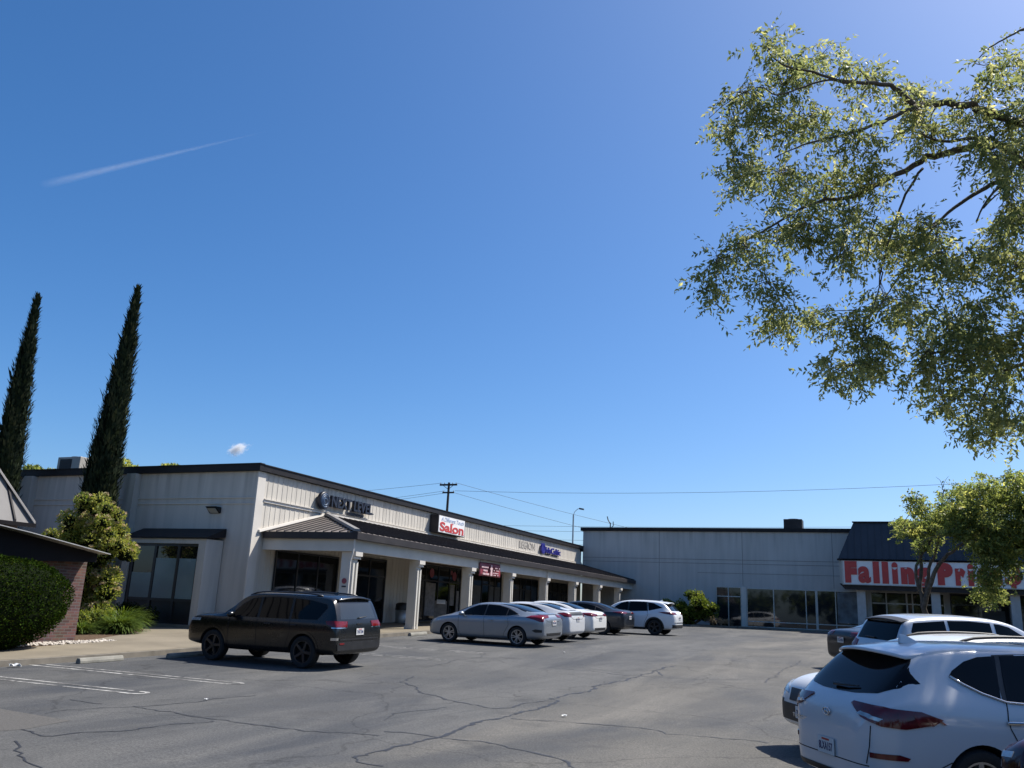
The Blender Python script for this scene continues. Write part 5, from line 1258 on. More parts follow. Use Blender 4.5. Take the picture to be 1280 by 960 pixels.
class Car:
    def __init__(self, name, label, cat, spec, paint_, group=None):
        self.s = spec; self.paint = paint_
        self.root = thing(name, label, cat, group=group)
        self.bvh = None
        self.make_body()
    # ---- body shell
    def make_body(self):
        S = self.s; st = S['st']
        rows = []
        for (x, zb, zt, zbelt, w, wr) in st:
            zbelt = min(zbelt, zt - .03)
            zr = max(zbelt + .012, zt - S.get('roofdrop', .07))
            h = zbelt - zb
            half = [(0, zb), (.70 * w, zb), (.92 * w, zb + .02), (.985 * w, zb + .16 * h), (.992 * w, zb + .45 * h), (1.0 * w, zb + .72 * h), (.99 * w, zb + .88 * h), (.955 * w, zbelt),
                    (.93 * w + (wr - .93 * w) * .5, zbelt + (zr - zbelt) * .52), (wr, zr), (wr * .86, zr + (zt - zr) * .70), (wr * .45, zt - .004), (0, zt)]
            rows.append((x, half))
        nh = len(rows[0][1])
        ring = [(i, 1) for i in range(nh)] + [(i, -1) for i in range(nh - 2, 0, -1)]
        bm = bmesh.new()
        V = [[bm.verts.new((x, sgn * half[i][0], half[i][1])) for i, sgn in ring] for x, half in rows]
        m = len(ring)
        cl = bm.edges.layers.float.new('crease_edge')
        for a, b in zip(V[:-1], V[1:]):
            for k in range(m): bm.faces.new((a[k], a[(k + 1) % m], b[(k + 1) % m], b[k]))
        for R_, flip in ((V[0], False), (V[-1], True)):
            for i in range(nh - 1):
                Lq, Rq = [R_[i], R_[i + 1]], [R_[(m - i) % m], R_[(m - i - 1) % m]]
                f = [Lq[0], Lq[1], Rq[1], Rq[0]]
                f = list(dict.fromkeys(f))
                if len(f) >= 3:
                    bm.faces.new(f if not flip else f[::-1])
        bm.edges.ensure_lookup_table()
        cr = S.get('crease', {5: .35, 7: .55, 9: .3})
        for a, b in zip(V[:-1], V[1:]):
            for k, (i, sgn) in enumerate(ring):
                if i in cr:
                    e = bm.edges.get((a[k], b[k]))
                    if e: e[cl] = cr[i]
        bmesh.ops.recalc_face_normals(bm, faces=bm.faces)
        me = bpy.data.meshes.new('body'); bm.to_mesh(me); bm.free()
        me.materials.append(self.paint); me.materials.append(M['well'])
        ob = bpy.data.objects.new('body', me); COL.objects.link(ob)
        md = ob.modifiers.new('s', 'SUBSURF'); md.levels = md.render_levels = 2
        dg = bpy.context.evaluated_depsgraph_get()
        full = bpy.data.meshes.new_from_object(ob.evaluated_get(dg))
        bmf = bmesh.new(); bmf.from_mesh(full); self.bvh = BVHTree.FromBMesh(bmf); bmf.free()
        # wheel wells
        cut = MB()
        for xw in S['wx']:
            for s in (1, -1):
                w = S['hw']
                cut.lathe([(0, s * (w - .34)), (S['wr'] * 1.13, s * (w - .34)), (S['wr'] * 1.13, s * (w + .3)), (0, s * (w + .3))], 40, 'y', (xw, 0, S['wr'] * 1.0))
        co = cut.build('cutter', M['well'])
        bo = ob.modifiers.new('b', 'BOOLEAN'); bo.operation = 'DIFFERENCE'; bo.object = co; bo.solver = 'EXACT'
        if hasattr(bo, 'material_mode'): bo.material_mode = 'TRANSFER'
        dg = bpy.context.evaluated_depsgraph_get()
        cutm = bpy.data.meshes.new_from_object(ob.evaluated_get(dg))
        ob.modifiers.clear(); ob.data = cutm; bpy.data.meshes.remove(me); bpy.data.meshes.remove(full)
        cutm.polygons.foreach_set('use_smooth', [True] * len(cutm.polygons))
        cutm.set_sharp_from_angle(angle=math.radians(40))
        bpy.data.objects.remove(co)
        ob.parent = self.root; self.body = ob
    # ---- projection of panels onto the shell
    def frame(self, side):
        if side == 'L': return Vector((0, -1, 0)), Vector((1, 0, 0)), Vector((0, 3, 0))
        if side == 'R': return Vector((0, 1, 0)), Vector((1, 0, 0)), Vector((0, -3, 0))
        if side == 'B': return Vector((1, 0, 0)), Vector((0, 1, 0)), Vector((-5, 0, 0))
        if side == 'F': return Vector((-1, 0, 0)), Vector((0, 1, 0)), Vector((5, 0, 0))
        q = math.sqrt(.5)
        cx, cy = self.s['rc']
        if side == 'BL': return Vector((q, -q, 0)), Vector((q, q, 0)), Vector((-cx - 3, cy + 3, 0))
        if side == 'BR': return Vector((q, q, 0)), Vector((q, -q, 0)), Vector((-cx - 3, -cy - 3, 0))
        cx, cy = self.s['fc']
        if side == 'FL': return Vector((-q, -q, 0)), Vector((-q, q, 0)), Vector((cx + 3, cy + 3, 0))
        if side == 'FR': return Vector((-q, q, 0)), Vector((-q, -q, 0)), Vector((cx + 3, -cy - 3, 0))
    def hit(self, side, u, v, eps=.004):
        d, ua, o = self.frame(side)
        p0 = o + ua * u + Vector((0, 0, v))
        loc, nor, i, dist = self.bvh.ray_cast(p0, d)
        if loc is None:
            loc, nor, i, dist = self.bvh.find_nearest(p0 + d * 3)
        if nor.dot(d) > 0: nor = -nor
        return loc + nor * eps, d
    def patch(self, name, side, poly, m, eps=.004, nu=14, nv=8, parent=None, skirt=.014, shift=(0, 0)):
        poly = [(a + shift[0], b + shift[1]) for a, b in poly]
        rows = mono_grid(poly, nu, nv)
        mb = MB(); k = nv + 1; n = len(rows)
        vs = []
        for r in rows:
            for (u, v) in r: vs.append(self.hit(side, u, v, eps)[0])
        fs = [(i * k + j, i * k + j + 1, (i + 1) * k + j + 1, (i + 1) * k + j) for i in range(n - 1) for j in range(nv)]
        bd = [i * k for i in range(n)] + [(n - 1) * k + j for j in range(1, k)] + [i * k + nv for i in range(n - 2, -1, -1)] + [j for j in range(nv - 1, 0, -1)]
        d = self.frame(side)[0]
        off = len(vs)
        vs += [vs[i] + d * skirt for i in bd]
        fs += [(bd[i], bd[(i + 1) % len(bd)], off + (i + 1) % len(bd), off + i) for i in range(len(bd))]
        mb.add(vs, fs)
        o = mb.build(name, M[m] if isinstance(m, str) else m, parent or self.root, smooth=True, recalc=True)
        o.data.set_sharp_from_angle(angle=math.radians(50))
        # normals must look outwards
        f0 = o.data.polygons[len(fs) // 3]
        return o
    def both(self, name, poly, m, sides=('L', 'R'), **k):
        return [self.patch(name, s, poly, m, **k) for s in sides]
    def ribbon(self, mb, side, pts, w=.009, eps=.003):
        out = []
        for a, b in zip(pts[:-1], pts[1:]):
            n = max(1, int(math.hypot(b[0] - a[0], b[1] - a[1]) / .06))
            out += [(a[0] + (b[0] - a[0]) * i / n, a[1] + (b[1] - a[1]) * i / n) for i in range(n)]
        out.append(pts[-1]); vs = []; n = len(out)
        for i, q in enumerate(out):
            a, b = out[max(i - 1, 0)], out[min(i + 1, n - 1)]
            L_ = math.hypot(b[0] - a[0], b[1] - a[1]) or 1; nx, ny = -(b[1] - a[1]) / L_, (b[0] - a[0]) / L_
            for s in (1, -1): vs.append(self.hit(side, q[0] + nx * w / 2 * s, q[1] + ny * w / 2 * s, eps)[0])
        mb.add(vs, [(2 * i, 2 * i + 1, 2 * i + 3, 2 * i + 2) for i in range(n - 1)])
    def gaps(self, lines, w=.010):
        mb = MB()
        for side, pts in lines:
            for s in (('L', 'R') if side == 'S' else (side,)): self.ribbon(mb, s, pts, w)
        mb.build('panel_gap', M['gap'], self.root)
    def arch_trim(self, m='black', w=.07, xs=None):
        for xw in self.s['wx']:
            for s in ('L', 'R'):
                mb = MB(); R_ = self.s['wr'] * 1.13 + w / 2
                pts = [(xw + R_ * math.cos(a), self.s['wr'] + R_ * math.sin(a)) for a in [math.radians(-14 + 208 * k / 24) for k in range(25)]]
                self.ribbon(mb, s, pts, w, .008)
                mb.build('wheel_arch_trim', M[m] if isinstance(m, str) else m, self.root, smooth=True)
    # ---- wheels
    def wheels(self, rim='alloy', spokes=10, wide=.22, style=0):
        S = self.s; r = S['wr']
        tm = MB()
        rr = r * .69
        tm.lathe([(rr, -wide * .45), (r * .93, -wide * .5), (r * .985, -wide * .38), (r, -wide * .2), (r, wide * .2), (r * .985, wide * .38), (r * .93, wide * .5), (r * .80, wide * .515), (rr, wide * .44)], 40, 'y', close=True)
        rm = MB()
        rm.lathe([(rr * 1.005, wide * .45), (rr * .93, wide * .44), (rr * .90, wide * .10), (rr * .9, -wide * .4), (rr * 1.0, -wide * .43)], 36, 'y')
        dk = MB(); dk.lathe([(0, wide * .02), (rr * .92, wide * .02)], 30, 'y')
        for k in range(spokes):
            a = 2 * PI * k / spokes; c, s = math.cos(a), math.sin(a)
            def pt(rad, t, y): return (c * rad - s * t, y, s * rad + c * t)
            w0, w1 = (rr * .10, rr * .085) if spokes > 6 else (rr * .17, rr * .15)
            tw = rr * .12 * (1 if k % 2 else -1) if style == 1 else 0
            rm.hexa([pt(rr * .12, -w0, wide * .22), pt(rr * .12, w0, wide * .22), pt(rr * .94, w1 + tw, wide * .22), pt(rr * .94, -w1 + tw, wide * .22),
                     pt(rr * .12, -w0 * .7, wide * .38), pt(rr * .12, w0 * .7, wide * .38), pt(rr * .94, w1 * .7 + tw, wide * .44), pt(rr * .94, -w1 * .7 + tw, wide * .44)])
        rm.lathe([(0, wide * .40), (rr * .14, wide * .40), (rr * .19, wide * .36), (rr * .2, wide * .2), (0, wide * .2)], 20, 'y')
        first = None
        for xw in S['wx']:
            for s in (1, -1):
                y = s * (S['wy'] if 'wy' in S else S['hw'] - .015 - wide / 2)
                if first is None:
                    t = tm.build('wheel', M['tyre'], self.root, smooth=True); t.data.set_sharp_from_angle(angle=math.radians(45))
                    rmo = rm.build('rim', M[rim], t); dko = dk.build('brake', M['well'], t)
                    first = (t, rmo, dko)
                    ws = t
                else:
                    ws = first[0].copy(); link(ws, self.root)
                    for ch in first[1:]: c = ch.copy(); link(c, ws)
                ws.location = (xw, y, r + .002); ws.rotation_euler = (random.uniform(0, 0), random.uniform(0, 6), 0 if s > 0 else PI)
    # ---- bits
    def plate(self, side='B', z=.85, txt='8KXA157', w=.305, y=0, tilt=0, top='plate_red', out=.012):
        d, ua, o = self.frame(side)
        p, _ = self.hit(side, y, z + .05, out); p2, _ = self.hit(side, y, z - .05, out)
        x = min(p.x, p2.x) if side == 'B' else max(p.x, p2.x)
        sg = -1 if side == 'B' else 1
        mb = MB(); mb.box(x, x + sg * .008, y - w / 2, y + w / 2, z - .078, z + .078)
        o = mb.build('license_plate', M['plate'], self.root)
        right = (0, -1, 0) if side == 'B' else (0, 1, 0)
        me = text_fit(text_mesh(txt, 1, .001, .02), -w * .42, w * .42, -.045, .032)
        put_text('plate_number', me, M['plate_blue'], o, (x + sg * .0095, y, z), right, (0, 0, 1))
        mb = MB(); mb.box(x + sg * .0085, x + sg * .0095, y - .07, y + .07, z + .048, z + .066); mb.build('plate_script', M[top], o)
        return o
    def mirror(self, x, z, y, m=None):
        for s in (1, -1):
            mb = MB(); ico = bmesh.new(); bmesh.ops.create_icosphere(ico, subdivisions=3, radius=1)
            mb.add([(x + v.co.x * .085, s * (y + v.co.y * .12), z + v.co.z * .075) for v in ico.verts], [tuple(v.index for v in f.verts) for f in ico.faces]); ico.free()
            mb.tube([(x + .02, s * (y - .14), z - .05), (x, s * (y - .05), z - .03)], .03, 8)
            mb.build('side_mirror', m or self.paint, self.root, smooth=True)
    def handles(self, xs, z, m=None, l=.19):
        for s in ('L', 'R'):
            for x in xs:
                p, _ = self.hit(s, x, z, .02); sg = 1 if s == 'L' else -1
                mb = MB(); mb.box(x - l / 2, x + l / 2, p.y - sg * .03, p.y + sg * .012, z - .014, z + .016)
                o = mb.build('door_handle', m or self.paint, self.root, smooth=False); bevel(o, .010, 2)
    def rails(self, x0, x1, y, m='black', h=.05):
        for s in (1, -1):
            pts = []
            for k in range(13):
                x = x0 + (x1 - x0) * k / 12; e = min(1, min(k, 12 - k) / 1.5)
                loc, nor, i, dd = self.bvh.ray_cast(Vector((x, s * y, 4)), Vector((0, 0, -1)))
                pts.append((x, s * y, loc.z + .005 + h * e))
            MB().tube(pts, .020, 8).build('roof_rail', M[m] if isinstance(m, str) else m, self.root, smooth=True)
    def fin(self, x, m=None, s=1.0):
        loc = self.bvh.ray_cast(Vector((x, 0, 4)), Vector((0, 0, -1)))[0]
        mb = MB(); mb.hexa([(x - .09 * s, -.028, loc.z - .01), (x - .09 * s, .028, loc.z - .01), (x + .10 * s, .022, loc.z - .01), (x + .10 * s, -.022, loc.z - .01), (x - .085 * s, -.006, loc.z + .065 * s), (x - .085 * s, .006, loc.z + .065 * s), (x - .03 * s, .006, loc.z + .055 * s), (x - .03 * s, -.006, loc.z + .055 * s)])
        o = mb.build('antenna_fin', m or self.paint, self.root); bevel(o, .006, 2)
    def spoiler(self, x0, x1, z0, z1, hw, m=None, th=.05, bow=.05):
        """lip over the tailgate glass, from the roof (x0, z0) back to x1"""
        mb = MB(); n = 14; vs = []
        for k in range(n + 1):
            y = -hw + 2 * hw * k / n; q = (y / hw) ** 2
            zc = -.055 * q
            vs += [(x0, y, z0 + zc), (x1 + bow * q, y * .97, z1 + zc), (x1 + bow * q - .004, y * .97, z1 + zc - th * .6), (x0, y, z0 + zc - th)]
        fs = []
        for k in range(n):
            a = 4 * k; b = a + 4
            for j in range(4): fs.append((a + j, a + (j + 1) % 4, b + (j + 1) % 4, b + j))
        fs += [(0, 1, 2, 3), tuple(4 * n + j for j in (3, 2, 1, 0))]
        o = mb.add(vs, fs).build('spoiler', m or self.paint, self.root, smooth=False); bevel(o, .012, 2)
        for p in o.data.polygons: p.use_smooth = True
        o.data.set_sharp_from_angle(angle=math.radians(50))
        return o
    def wiper(self, y0, z0, y1, z1):
        a, _ = self.hit('B', y0, z0, .03); b, _ = self.hit('B', y1, z1, .02)
        MB().tube([a, (a + b) / 2 + Vector((-.012, 0, 0)), b], [.018, .012, .008], 6).build('wiper', M['black'], self.root)
    def bar(self, name, side, pts, r, m, eps=.01):
        MB().tube([self.hit(side, u, v, eps)[0] for u, v in pts], r, 6).build(name, M[m] if isinstance(m, str) else m, self.root, smooth=True)
    def place(self, x, y, deg, scale=1.0):
        """stand the car on the ground with its length along heading deg"""
        a = math.radians(deg); f = Vector((math.cos(a), math.sin(a), 0)); L = Vector((-math.sin(a), math.cos(a), 0))
        f = (f + Vector((0, 0, f.y * slope(y)))).normalized(); L = (L + Vector((0, 0, L.y * slope(y)))).normalized()
        u = f.cross(L)
        Mx = Matrix(((f.x, L.x, u.x, x), (f.y, L.y, u.y, y), (f.z, L.z, u.z, G(y) + .002), (0, 0, 0, 1)))
        self.root.matrix_world = Mx @ Matrix.Diagonal((scale, scale, scale, 1))
        return self.root

SEDAN = [(-2.31, .42, .74, .66, .68, .58), (-2.285, .34, .98, .90, .79, .70), (-2.20, .28, 1.08, .98, .855, .76), (-1.97, .25, 1.105, .99, .885, .70), (-1.65, .22, 1.165, .98, .895, .62), (-1.1, .20, 1.315, .965, .90, .58), (-.6, .19, 1.395, .95, .90, .575), (-.1, .18, 1.42, .94, .90, .575),
         (.4, .18, 1.395, .93, .90, .57), (.8, .18, 1.27, .93, .90, .58), (1.15, .18, 1.10, .925, .90, .66), (1.45, .19, .965, .90, .90, .76), (1.8, .20, .91, .84, .89, .76), (2.1, .22, .83, .76, .85, .70), (2.25, .26, .70, .62, .76, .6), (2.31, .32, .58, .54, .6, .5)]
NOTCH = [(-2.42, .42, .74, .66, .70, .60), (-2.39, .34, 1.00, .92, .80, .70), (-2.30, .28, 1.10, 1.0, .87, .76), (-2.05, .25, 1.125, 1.01, .90, .74), (-1.72, .22, 1.14, 1.0, .91, .66), (-1.2, .20, 1.34, .98, .915, .58), (-.7, .19, 1.43, .97, .915, .58), (-.1, .18, 1.455, .95, .915, .58),
         (.4, .18, 1.43, .94, .915, .575), (.85, .18, 1.28, .94, .915, .59), (1.2, .18, 1.11, .935, .91, .68), (1.5, .19, 1.0, .92, .91, .78), (1.9, .20, .94, .86, .90, .76), (2.2, .22, .85, .78, .85, .70), (2.38, .26, .72, .64, .76, .6), (2.43, .32, .58, .54, .6, .5)]
SUV = [(-2.35, .42, .70, .62, .46, .40), (-2.335, .34, .95, .87, .60, .52), (-2.265, .31, 1.08, 1.0, .77, .67), (-2.12, .29, 1.20, 1.08, .875, .745), (-1.90, .27, 1.42, 1.11, .915, .71), (-1.74, .26, 1.56, 1.12, .92, .665), (-1.5, .25, 1.615, 1.10, .925, .655), (-1.0, .24, 1.645, 1.08, .925, .66), (-.3, .23, 1.65, 1.05, .92, .66), (.35, .23, 1.61, 1.03, .92, .65), (.75, .23, 1.49, 1.02, .92, .655),
       (1.1, .23, 1.27, 1.02, .925, .70), (1.4, .24, 1.09, 1.0, .925, .80), (1.8, .26, 1.04, .95, .91, .78), (2.08, .29, .96, .87, .86, .72), (2.21, .33, .80, .7, .74, .62), (2.26, .38, .62, .58, .6, .5)]
JEEP = [(-2.41, .46, .80, .72, .88, .80), (-2.405, .40, 1.00, .92, .92, .84), (-2.37, .37, 1.14, 1.07, .945, .87), (-2.29, .35, 1.38, 1.12, .958, .83), (-2.18, .34, 1.64, 1.13, .966, .79), (-2.08, .33, 1.735, 1.135, .968, .78), (-1.4, .32, 1.76, 1.13, .97, .785), (-.5, .31, 1.77, 1.12, .968, .79), (.3, .30, 1.76, 1.12, .968, .78), (.64, .30, 1.70, 1.12, .968, .775),
        (.98, .30, 1.45, 1.12, .97, .78), (1.22, .31, 1.25, 1.11, .97, .85), (1.42, .32, 1.205, 1.12, .97, .88), (2.0, .36, 1.18, 1.10, .965, .87), (2.30, .40, 1.14, 1.06, .94, .84), (2.41, .42, 1.0, .92, .90, .80), (2.44, .46, .78, .72, .84, .74)]
VAN = [(-2.45, .42, .80, .72, .80, .70), (-2.43, .34, 1.02, .94, .90, .80), (-2.37, .31, 1.15, 1.06, .94, .82), (-2.28, .29, 1.32, 1.10, .955, .80), (-2.13, .27, 1.60, 1.12, .965, .76), (-2.0, .26, 1.70, 1.12, .97, .74), (-1.4, .25, 1.745, 1.10, .97, .74), (-.5, .24, 1.755, 1.08, .97, .745), (.4, .23, 1.70, 1.06, .965, .73), (.9, .23, 1.52, 1.05, .96, .71), (1.3, .23, 1.28, 1.05, .96, .75), (1.6, .24, 1.12, 1.03, .955, .82), (2.0, .26, 1.05, .96, .93, .8), (2.3, .29, .95, .86, .87, .74), (2.45, .33, .80, .7, .76, .64), (2.5, .38, .62, .58, .6, .5)]

def sedan_common(c, st, rim='alloy', spokes=10, style=1, notch=False, win='carglass', rearwin=None):
    dx = -.08 if notch else 0; dz = .03 if notch else 0
    c.both('window_surround', [(1.03, .945 + dz), (.66, 1.20 + dz), (.32, 1.31 + dz), (0, 1.342 + dz), (-.5, 1.325 + dz), (-.88 + dx, 1.245 + dz), (-1.12 + dx, 1.15 + dz), (-1.38 + dx, 1.035 + dz), (-.88 + dx, .98 + dz)], 'black', eps=.0015)
    c.both('side_window', [(1.0, .955 + dz), (.66, 1.18 + dz), (.32, 1.295 + dz), (.0, 1.33 + dz), (.0, .955 + dz)], win)
    c.both('side_window', [(-.06, .96 + dz), (-.06, 1.332 + dz), (-.5, 1.315 + dz), (-.86 + dx, 1.235 + dz), (-.86 + dx, .99 + dz)], win)
    c.both('side_window', [(-.90 + dx, .995 + dz), (-.90 + dx, 1.215 + dz), (-1.10 + dx, 1.145 + dz), (-1.34 + dx, 1.04 + dz)], win, nu=8)
    c.patch('rear_window', 'B', [(-.60, 1.145 + dz * .6), (.60, 1.145 + dz * .6), (.50, 1.365 + dz), (-.50, 1.365 + dz)], rearwin or win, nv=14)
    c.patch('windshield', 'F', [(-.66, 1.03 + dz), (.66, 1.03 + dz), (.52, 1.345 + dz), (-.52, 1.345 + dz)], 'carglass_lt', nv=12)
    c.wheels(rim, spokes, .215, style)
    c.mirror(.80, 1.0 + dz, .99)
    c.handles((-.02 - .3, -.95 + dx), .83 + dz)
    c.gaps([('S', [(.98, .95), (.98, .45), (.86, .26)]), ('S', [(-.03, .95), (-.06, .26)]), ('S', [(-.95 + dx, .98), (-1.0 + dx, .70), (-.82 + dx, .40), (-.8 + dx, .26)]), ('S', [(.9, .24), (-.85, .24)]), ('B', [(-.62, 1.06), (-.62, .92), (-.42, .84), (.42, .84), (.62, .92), (.62, 1.06)])])

# --- black SUV, rear three-quarter view
c = Car('parked_suv', 'black SUV with dark tinted windows parked nose-in before the hip end of the canopy', 'SUV', dict(st=JEEP, wx=(-1.43, 1.485), wr=.385, hw=.965, rc=(2.36, .90), fc=(2.3, .85), roofdrop=.07, crease={5: .5, 7: .75, 9: .6}), P_['black'], 'cars parked along the shops')
c.both('window_surround', [(1.05, 1.125), (.66, 1.455), (.36, 1.60), (.08, 1.635), (-.5, 1.665), (-1.0, 1.648), (-1.52, 1.615), (-2.0, 1.53), (-2.04, 1.44), (-1.80, 1.15)], 'black', eps=.0015)
c.both('side_window', [(1.02, 1.14), (.66, 1.44), (.36, 1.585), (.10, 1.62), (.10, 1.135)], 'carglass')
c.both('side_window', [(.02, 1.135), (.02, 1.625), (-.5, 1.65), (-.92, 1.635), (-.92, 1.14)], 'carglass')
c.both('side_window', [(-1.0, 1.145), (-1.0, 1.63), (-1.5, 1.60), (-1.98, 1.52), (-2.02, 1.44), (-1.80, 1.16)], 'carglass')
c.patch('rear_window', 'B', [(-.72, 1.18), (.72, 1.18), (.64, 1.62), (-.64, 1.62)], 'carglass_lt', nv=12)
c.patch('windshield', 'F', [(-.72, 1.2), (.72, 1.2), (.60, 1.63), (-.60, 1.63)], 'carglass', nv=10)
c.spoiler(-1.98, -2.27, 1.735, 1.70, .68, th=.06)
c.both('taillight', [(-.30, 1.0), (-.30, 1.13), (.0, 1.145), (.22, 1.14), (.20, 1.06), (.02, 1.005)], 'lens_red', sides=('BL', 'BR'), eps=.014)
c.both('taillight_trim', [(-.30, .975), (-.30, .993), (.10, .998), (.10, .98)], 'chrome', sides=('BL', 'BR'), eps=.010, nv=2)
c.plate('B', .885, '7XRT284')
c.patch('bumper', 'B', [(-.86, .47), (.86, .47), (.88, .60), (.80, .66), (-.80, .66), (-.88, .60)], 'black', eps=.02)
c.patch('bumper_step', 'B', [(-.78, .70), (.78, .70), (.78, .73), (-.78, .73)], 'alloy_dk', eps=.02, nv=2)
c.both('reflector', [(.62, .60), (.80, .60), (.80, .64), (.62, .64)], 'lens_red', sides=('B',), eps=.028, nv=2, nu=4)
c.patch('fog_reflector', 'BL', [(-.08, .70), (.10, .70), (.10, .76), (-.08, .76)], 'chrome', eps=.012, nv=3, nu=5)
c.wiper(.02, 1.20, -.32, 1.235)
mb = MB(); p = c.hit('B', 0, 1.06, .012)[0]; mb.box(p.x - .004, p.x + .01, -.10, .10, 1.045, 1.08); mb.build('emblem', M['black'], c.root)
c.wheels('alloy_dk', 5, .25, 0)
c.mirror(.82, 1.18, 1.08); c.handles((-.30, -1.12), 1.0)
c.rails(-1.75, .55, .70, 'alloy_dk', .035); c.fin(-1.6)
c.gaps([('S', [(.98, 1.1), (.98, .55), (.9, .36)]), ('S', [(.06, 1.1), (.04, .36)]), ('S', [(-.97, 1.12), (-1.02, .9), (-.9, .5), (-.88, .36)]), ('S', [(.95, .40), (-.95, .40)]), ('B', [(-.80, 1.13), (-.80, .78), (.80, .78), (.80, 1.13)])], .012)
c.arch_trim(P_['black'], .06)
c.both('headlight', [(-.42, .95), (-.42, 1.02), (.3, 1.05), (.3, .98)], 'lens_clear', sides=('FL', 'FR'))
JEEP_CAR = c

# --- silver sedan
c = Car('parked_sedan', 'silver-blue fastback sedan parked nose-in, nearest of the row by the salon', 'sedan', dict(st=SEDAN, wx=(-1.33, 1.37), wr=.325, hw=.895, rc=(2.22, .82), fc=(2.1, .8)), P_['silver'], 'cars parked along the shops')
sedan_common(c, SEDAN, 'alloy', 10, 1)
c.both('taillight', [(-.36, .98), (-.36, 1.045), (-.05, 1.06), (.24, 1.03), (.44, .97), (.20, .90), (.06, .84), (-.06, .84), (-.10, .95)], 'lens_red', sides=('BL', 'BR'), eps=.012)
c.patch('trunk_lip', 'B', [(-.62, 1.062), (.62, 1.062), (.60, 1.085), (-.60, 1.085)], P_['silver'], eps=.02, nv=2)
c.plate('B', .80, '8DKV620'); c.patch('bumper', 'B', [(-.55, .38), (.55, .38), (.6, .47), (-.6, .47)], 'black', eps=.006)
c.both('bumper_vent', [(-.02, .50), (-.02, .58), (.18, .60), (.28, .55), (.18, .49)], 'black', sides=('BL', 'BR'), eps=.006)
c.bar('window_trim', 'L', [(1.02, .945), (0, .947), (-.9, .975), (-1.36, 1.03)], .008, 'chrome'); c.bar('window_trim', 'R', [(1.02, .945), (0, .947), (-.9, .975), (-1.36, 1.03)], .008, 'chrome')
c.both('headlight', [(-.3, .66), (-.3, .73), (.3, .80), (.34, .74)], 'lens_clear', sides=('FL', 'FR'))
CIVIC = c

# --- white hatchback half hidden behind the silver sedan
HATCH = [(a, b, (z if x_ > -1.0 or z < 1.0 else z + .06), d, e, f) for (a, b, z, d, e, f), x_ in ((s, s[0]) for s in SEDAN)]
c = Car('parked_hatchback', 'white hatchback half hidden behind the silver sedan', 'hatchback', dict(st=HATCH, wx=(-1.33, 1.37), wr=.325, hw=.895, rc=(2.22, .82), fc=(2.1, .8)), P_['white'], 'cars parked along the shops')
sedan_common(c, HATCH, 'alloy', 5, 0, rearwin='carglass')
c.both('taillight', [(-.20, .93), (-.20, 1.02), (.08, 1.08), (.26, 1.05), (.10, .93)], 'lens_dkred', sides=('BL', 'BR'), eps=.012)
c.patch('tailgate_panel', 'B', [(-.60, .98), (.60, .98), (.66, 1.10), (-.66, 1.10)], 'black', eps=.008)
c.plate('B', .84, '6WUE913'); c.spoiler(-1.55, -2.02, 1.255, 1.185, .56, th=.04)
W2 = c
# --- white notchback sedan
c = Car('parked_sedan', 'white sedan with dark red tail lamps, between the white hatchback and the charcoal car', 'sedan', dict(st=NOTCH, wx=(-1.38, 1.42), wr=.33, hw=.91, rc=(2.33, .83), fc=(2.2, .8)), P_['white2'], 'cars parked along the shops')
sedan_common(c, NOTCH, 'alloy', 10, 0, True)
c.both('taillight', [(-.42, .93), (-.36, .99), (.0, 1.04), (.40, 1.02), (.18, .93), (.0, .90)], 'lens_dkred', sides=('BL', 'BR'), eps=.012)
c.plate('B', .82, '8MTR405'); c.patch('bumper', 'B', [(-.6, .36), (.6, .36), (.64, .46), (-.64, .46)], 'black', eps=.006)
c.patch('trunk_trim', 'B', [(-.40, .925), (.40, .925), (.40, .945), (-.40, .945)], 'chrome', eps=.01, nv=2)
W3 = c
# --- charcoal sedan
c = Car('parked_sedan', 'charcoal blue sedan beside the white SUV, left of it', 'sedan', dict(st=[(a * 1.0, b, z * 1.02, d * 1.03, e * 1.02, f * 1.02) for a, b, z, d, e, f in NOTCH], wx=(-1.38, 1.42), wr=.345, hw=.93, rc=(2.33, .85), fc=(2.2, .8)), P_['navy'], 'cars parked along the shops')
sedan_common(c, NOTCH, 'alloy_dk', 5, 0, True)
c.both('taillight', [(-.42, .99), (-.36, 1.05), (.0, 1.06), (.36, 1.04), (.18, .98), (.0, .97)], 'lens_dkred', sides=('BL', 'BR'), eps=.012)
c.plate('B', .80, '9BCE171'); c.patch('bumper', 'B', [(-.6, .36), (.6, .36), (.64, .46), (-.64, .46)], 'black', eps=.006)
DK = c

def suv_common(c, rim, spokes, style=0, floating=False, win='carglass'):
    c.both('window_surround', [(1.02, 1.045), (.70, 1.305), (.42, 1.475), (.16, 1.55), (-.5, 1.57), (-.93, 1.55), (-1.0, 1.125)], 'black', eps=.0015)
    c.both('side_window', [(1.0, 1.06), (.70, 1.29), (.42, 1.46), (.16, 1.535), (.06, 1.54), (.06, 1.07)], win)
    c.both('side_window', [(-.02, 1.075), (-.02, 1.545), (-.5, 1.555), (-.85, 1.54), (-.95, 1.13)], win)
    c.patch('windshield', 'F', [(-.70, 1.12), (.70, 1.12), (.56, 1.53), (-.56, 1.53)], 'carglass_lt', nv=12)
    c.wheels(rim, spokes, .23, style)
    c.mirror(.80, 1.12, 1.02)
    c.gaps([('S', [(.98, 1.03), (.98, .50), (.88, .30)]), ('S', [(.02, 1.06), (-.02, .30)]), ('S', [(-.965, 1.13), (-1.0, .98), (-.99, .90), (-.83, .60), (-.80, .30)]), ('S', [(.9, .33), (-.82, .33)])], .012)

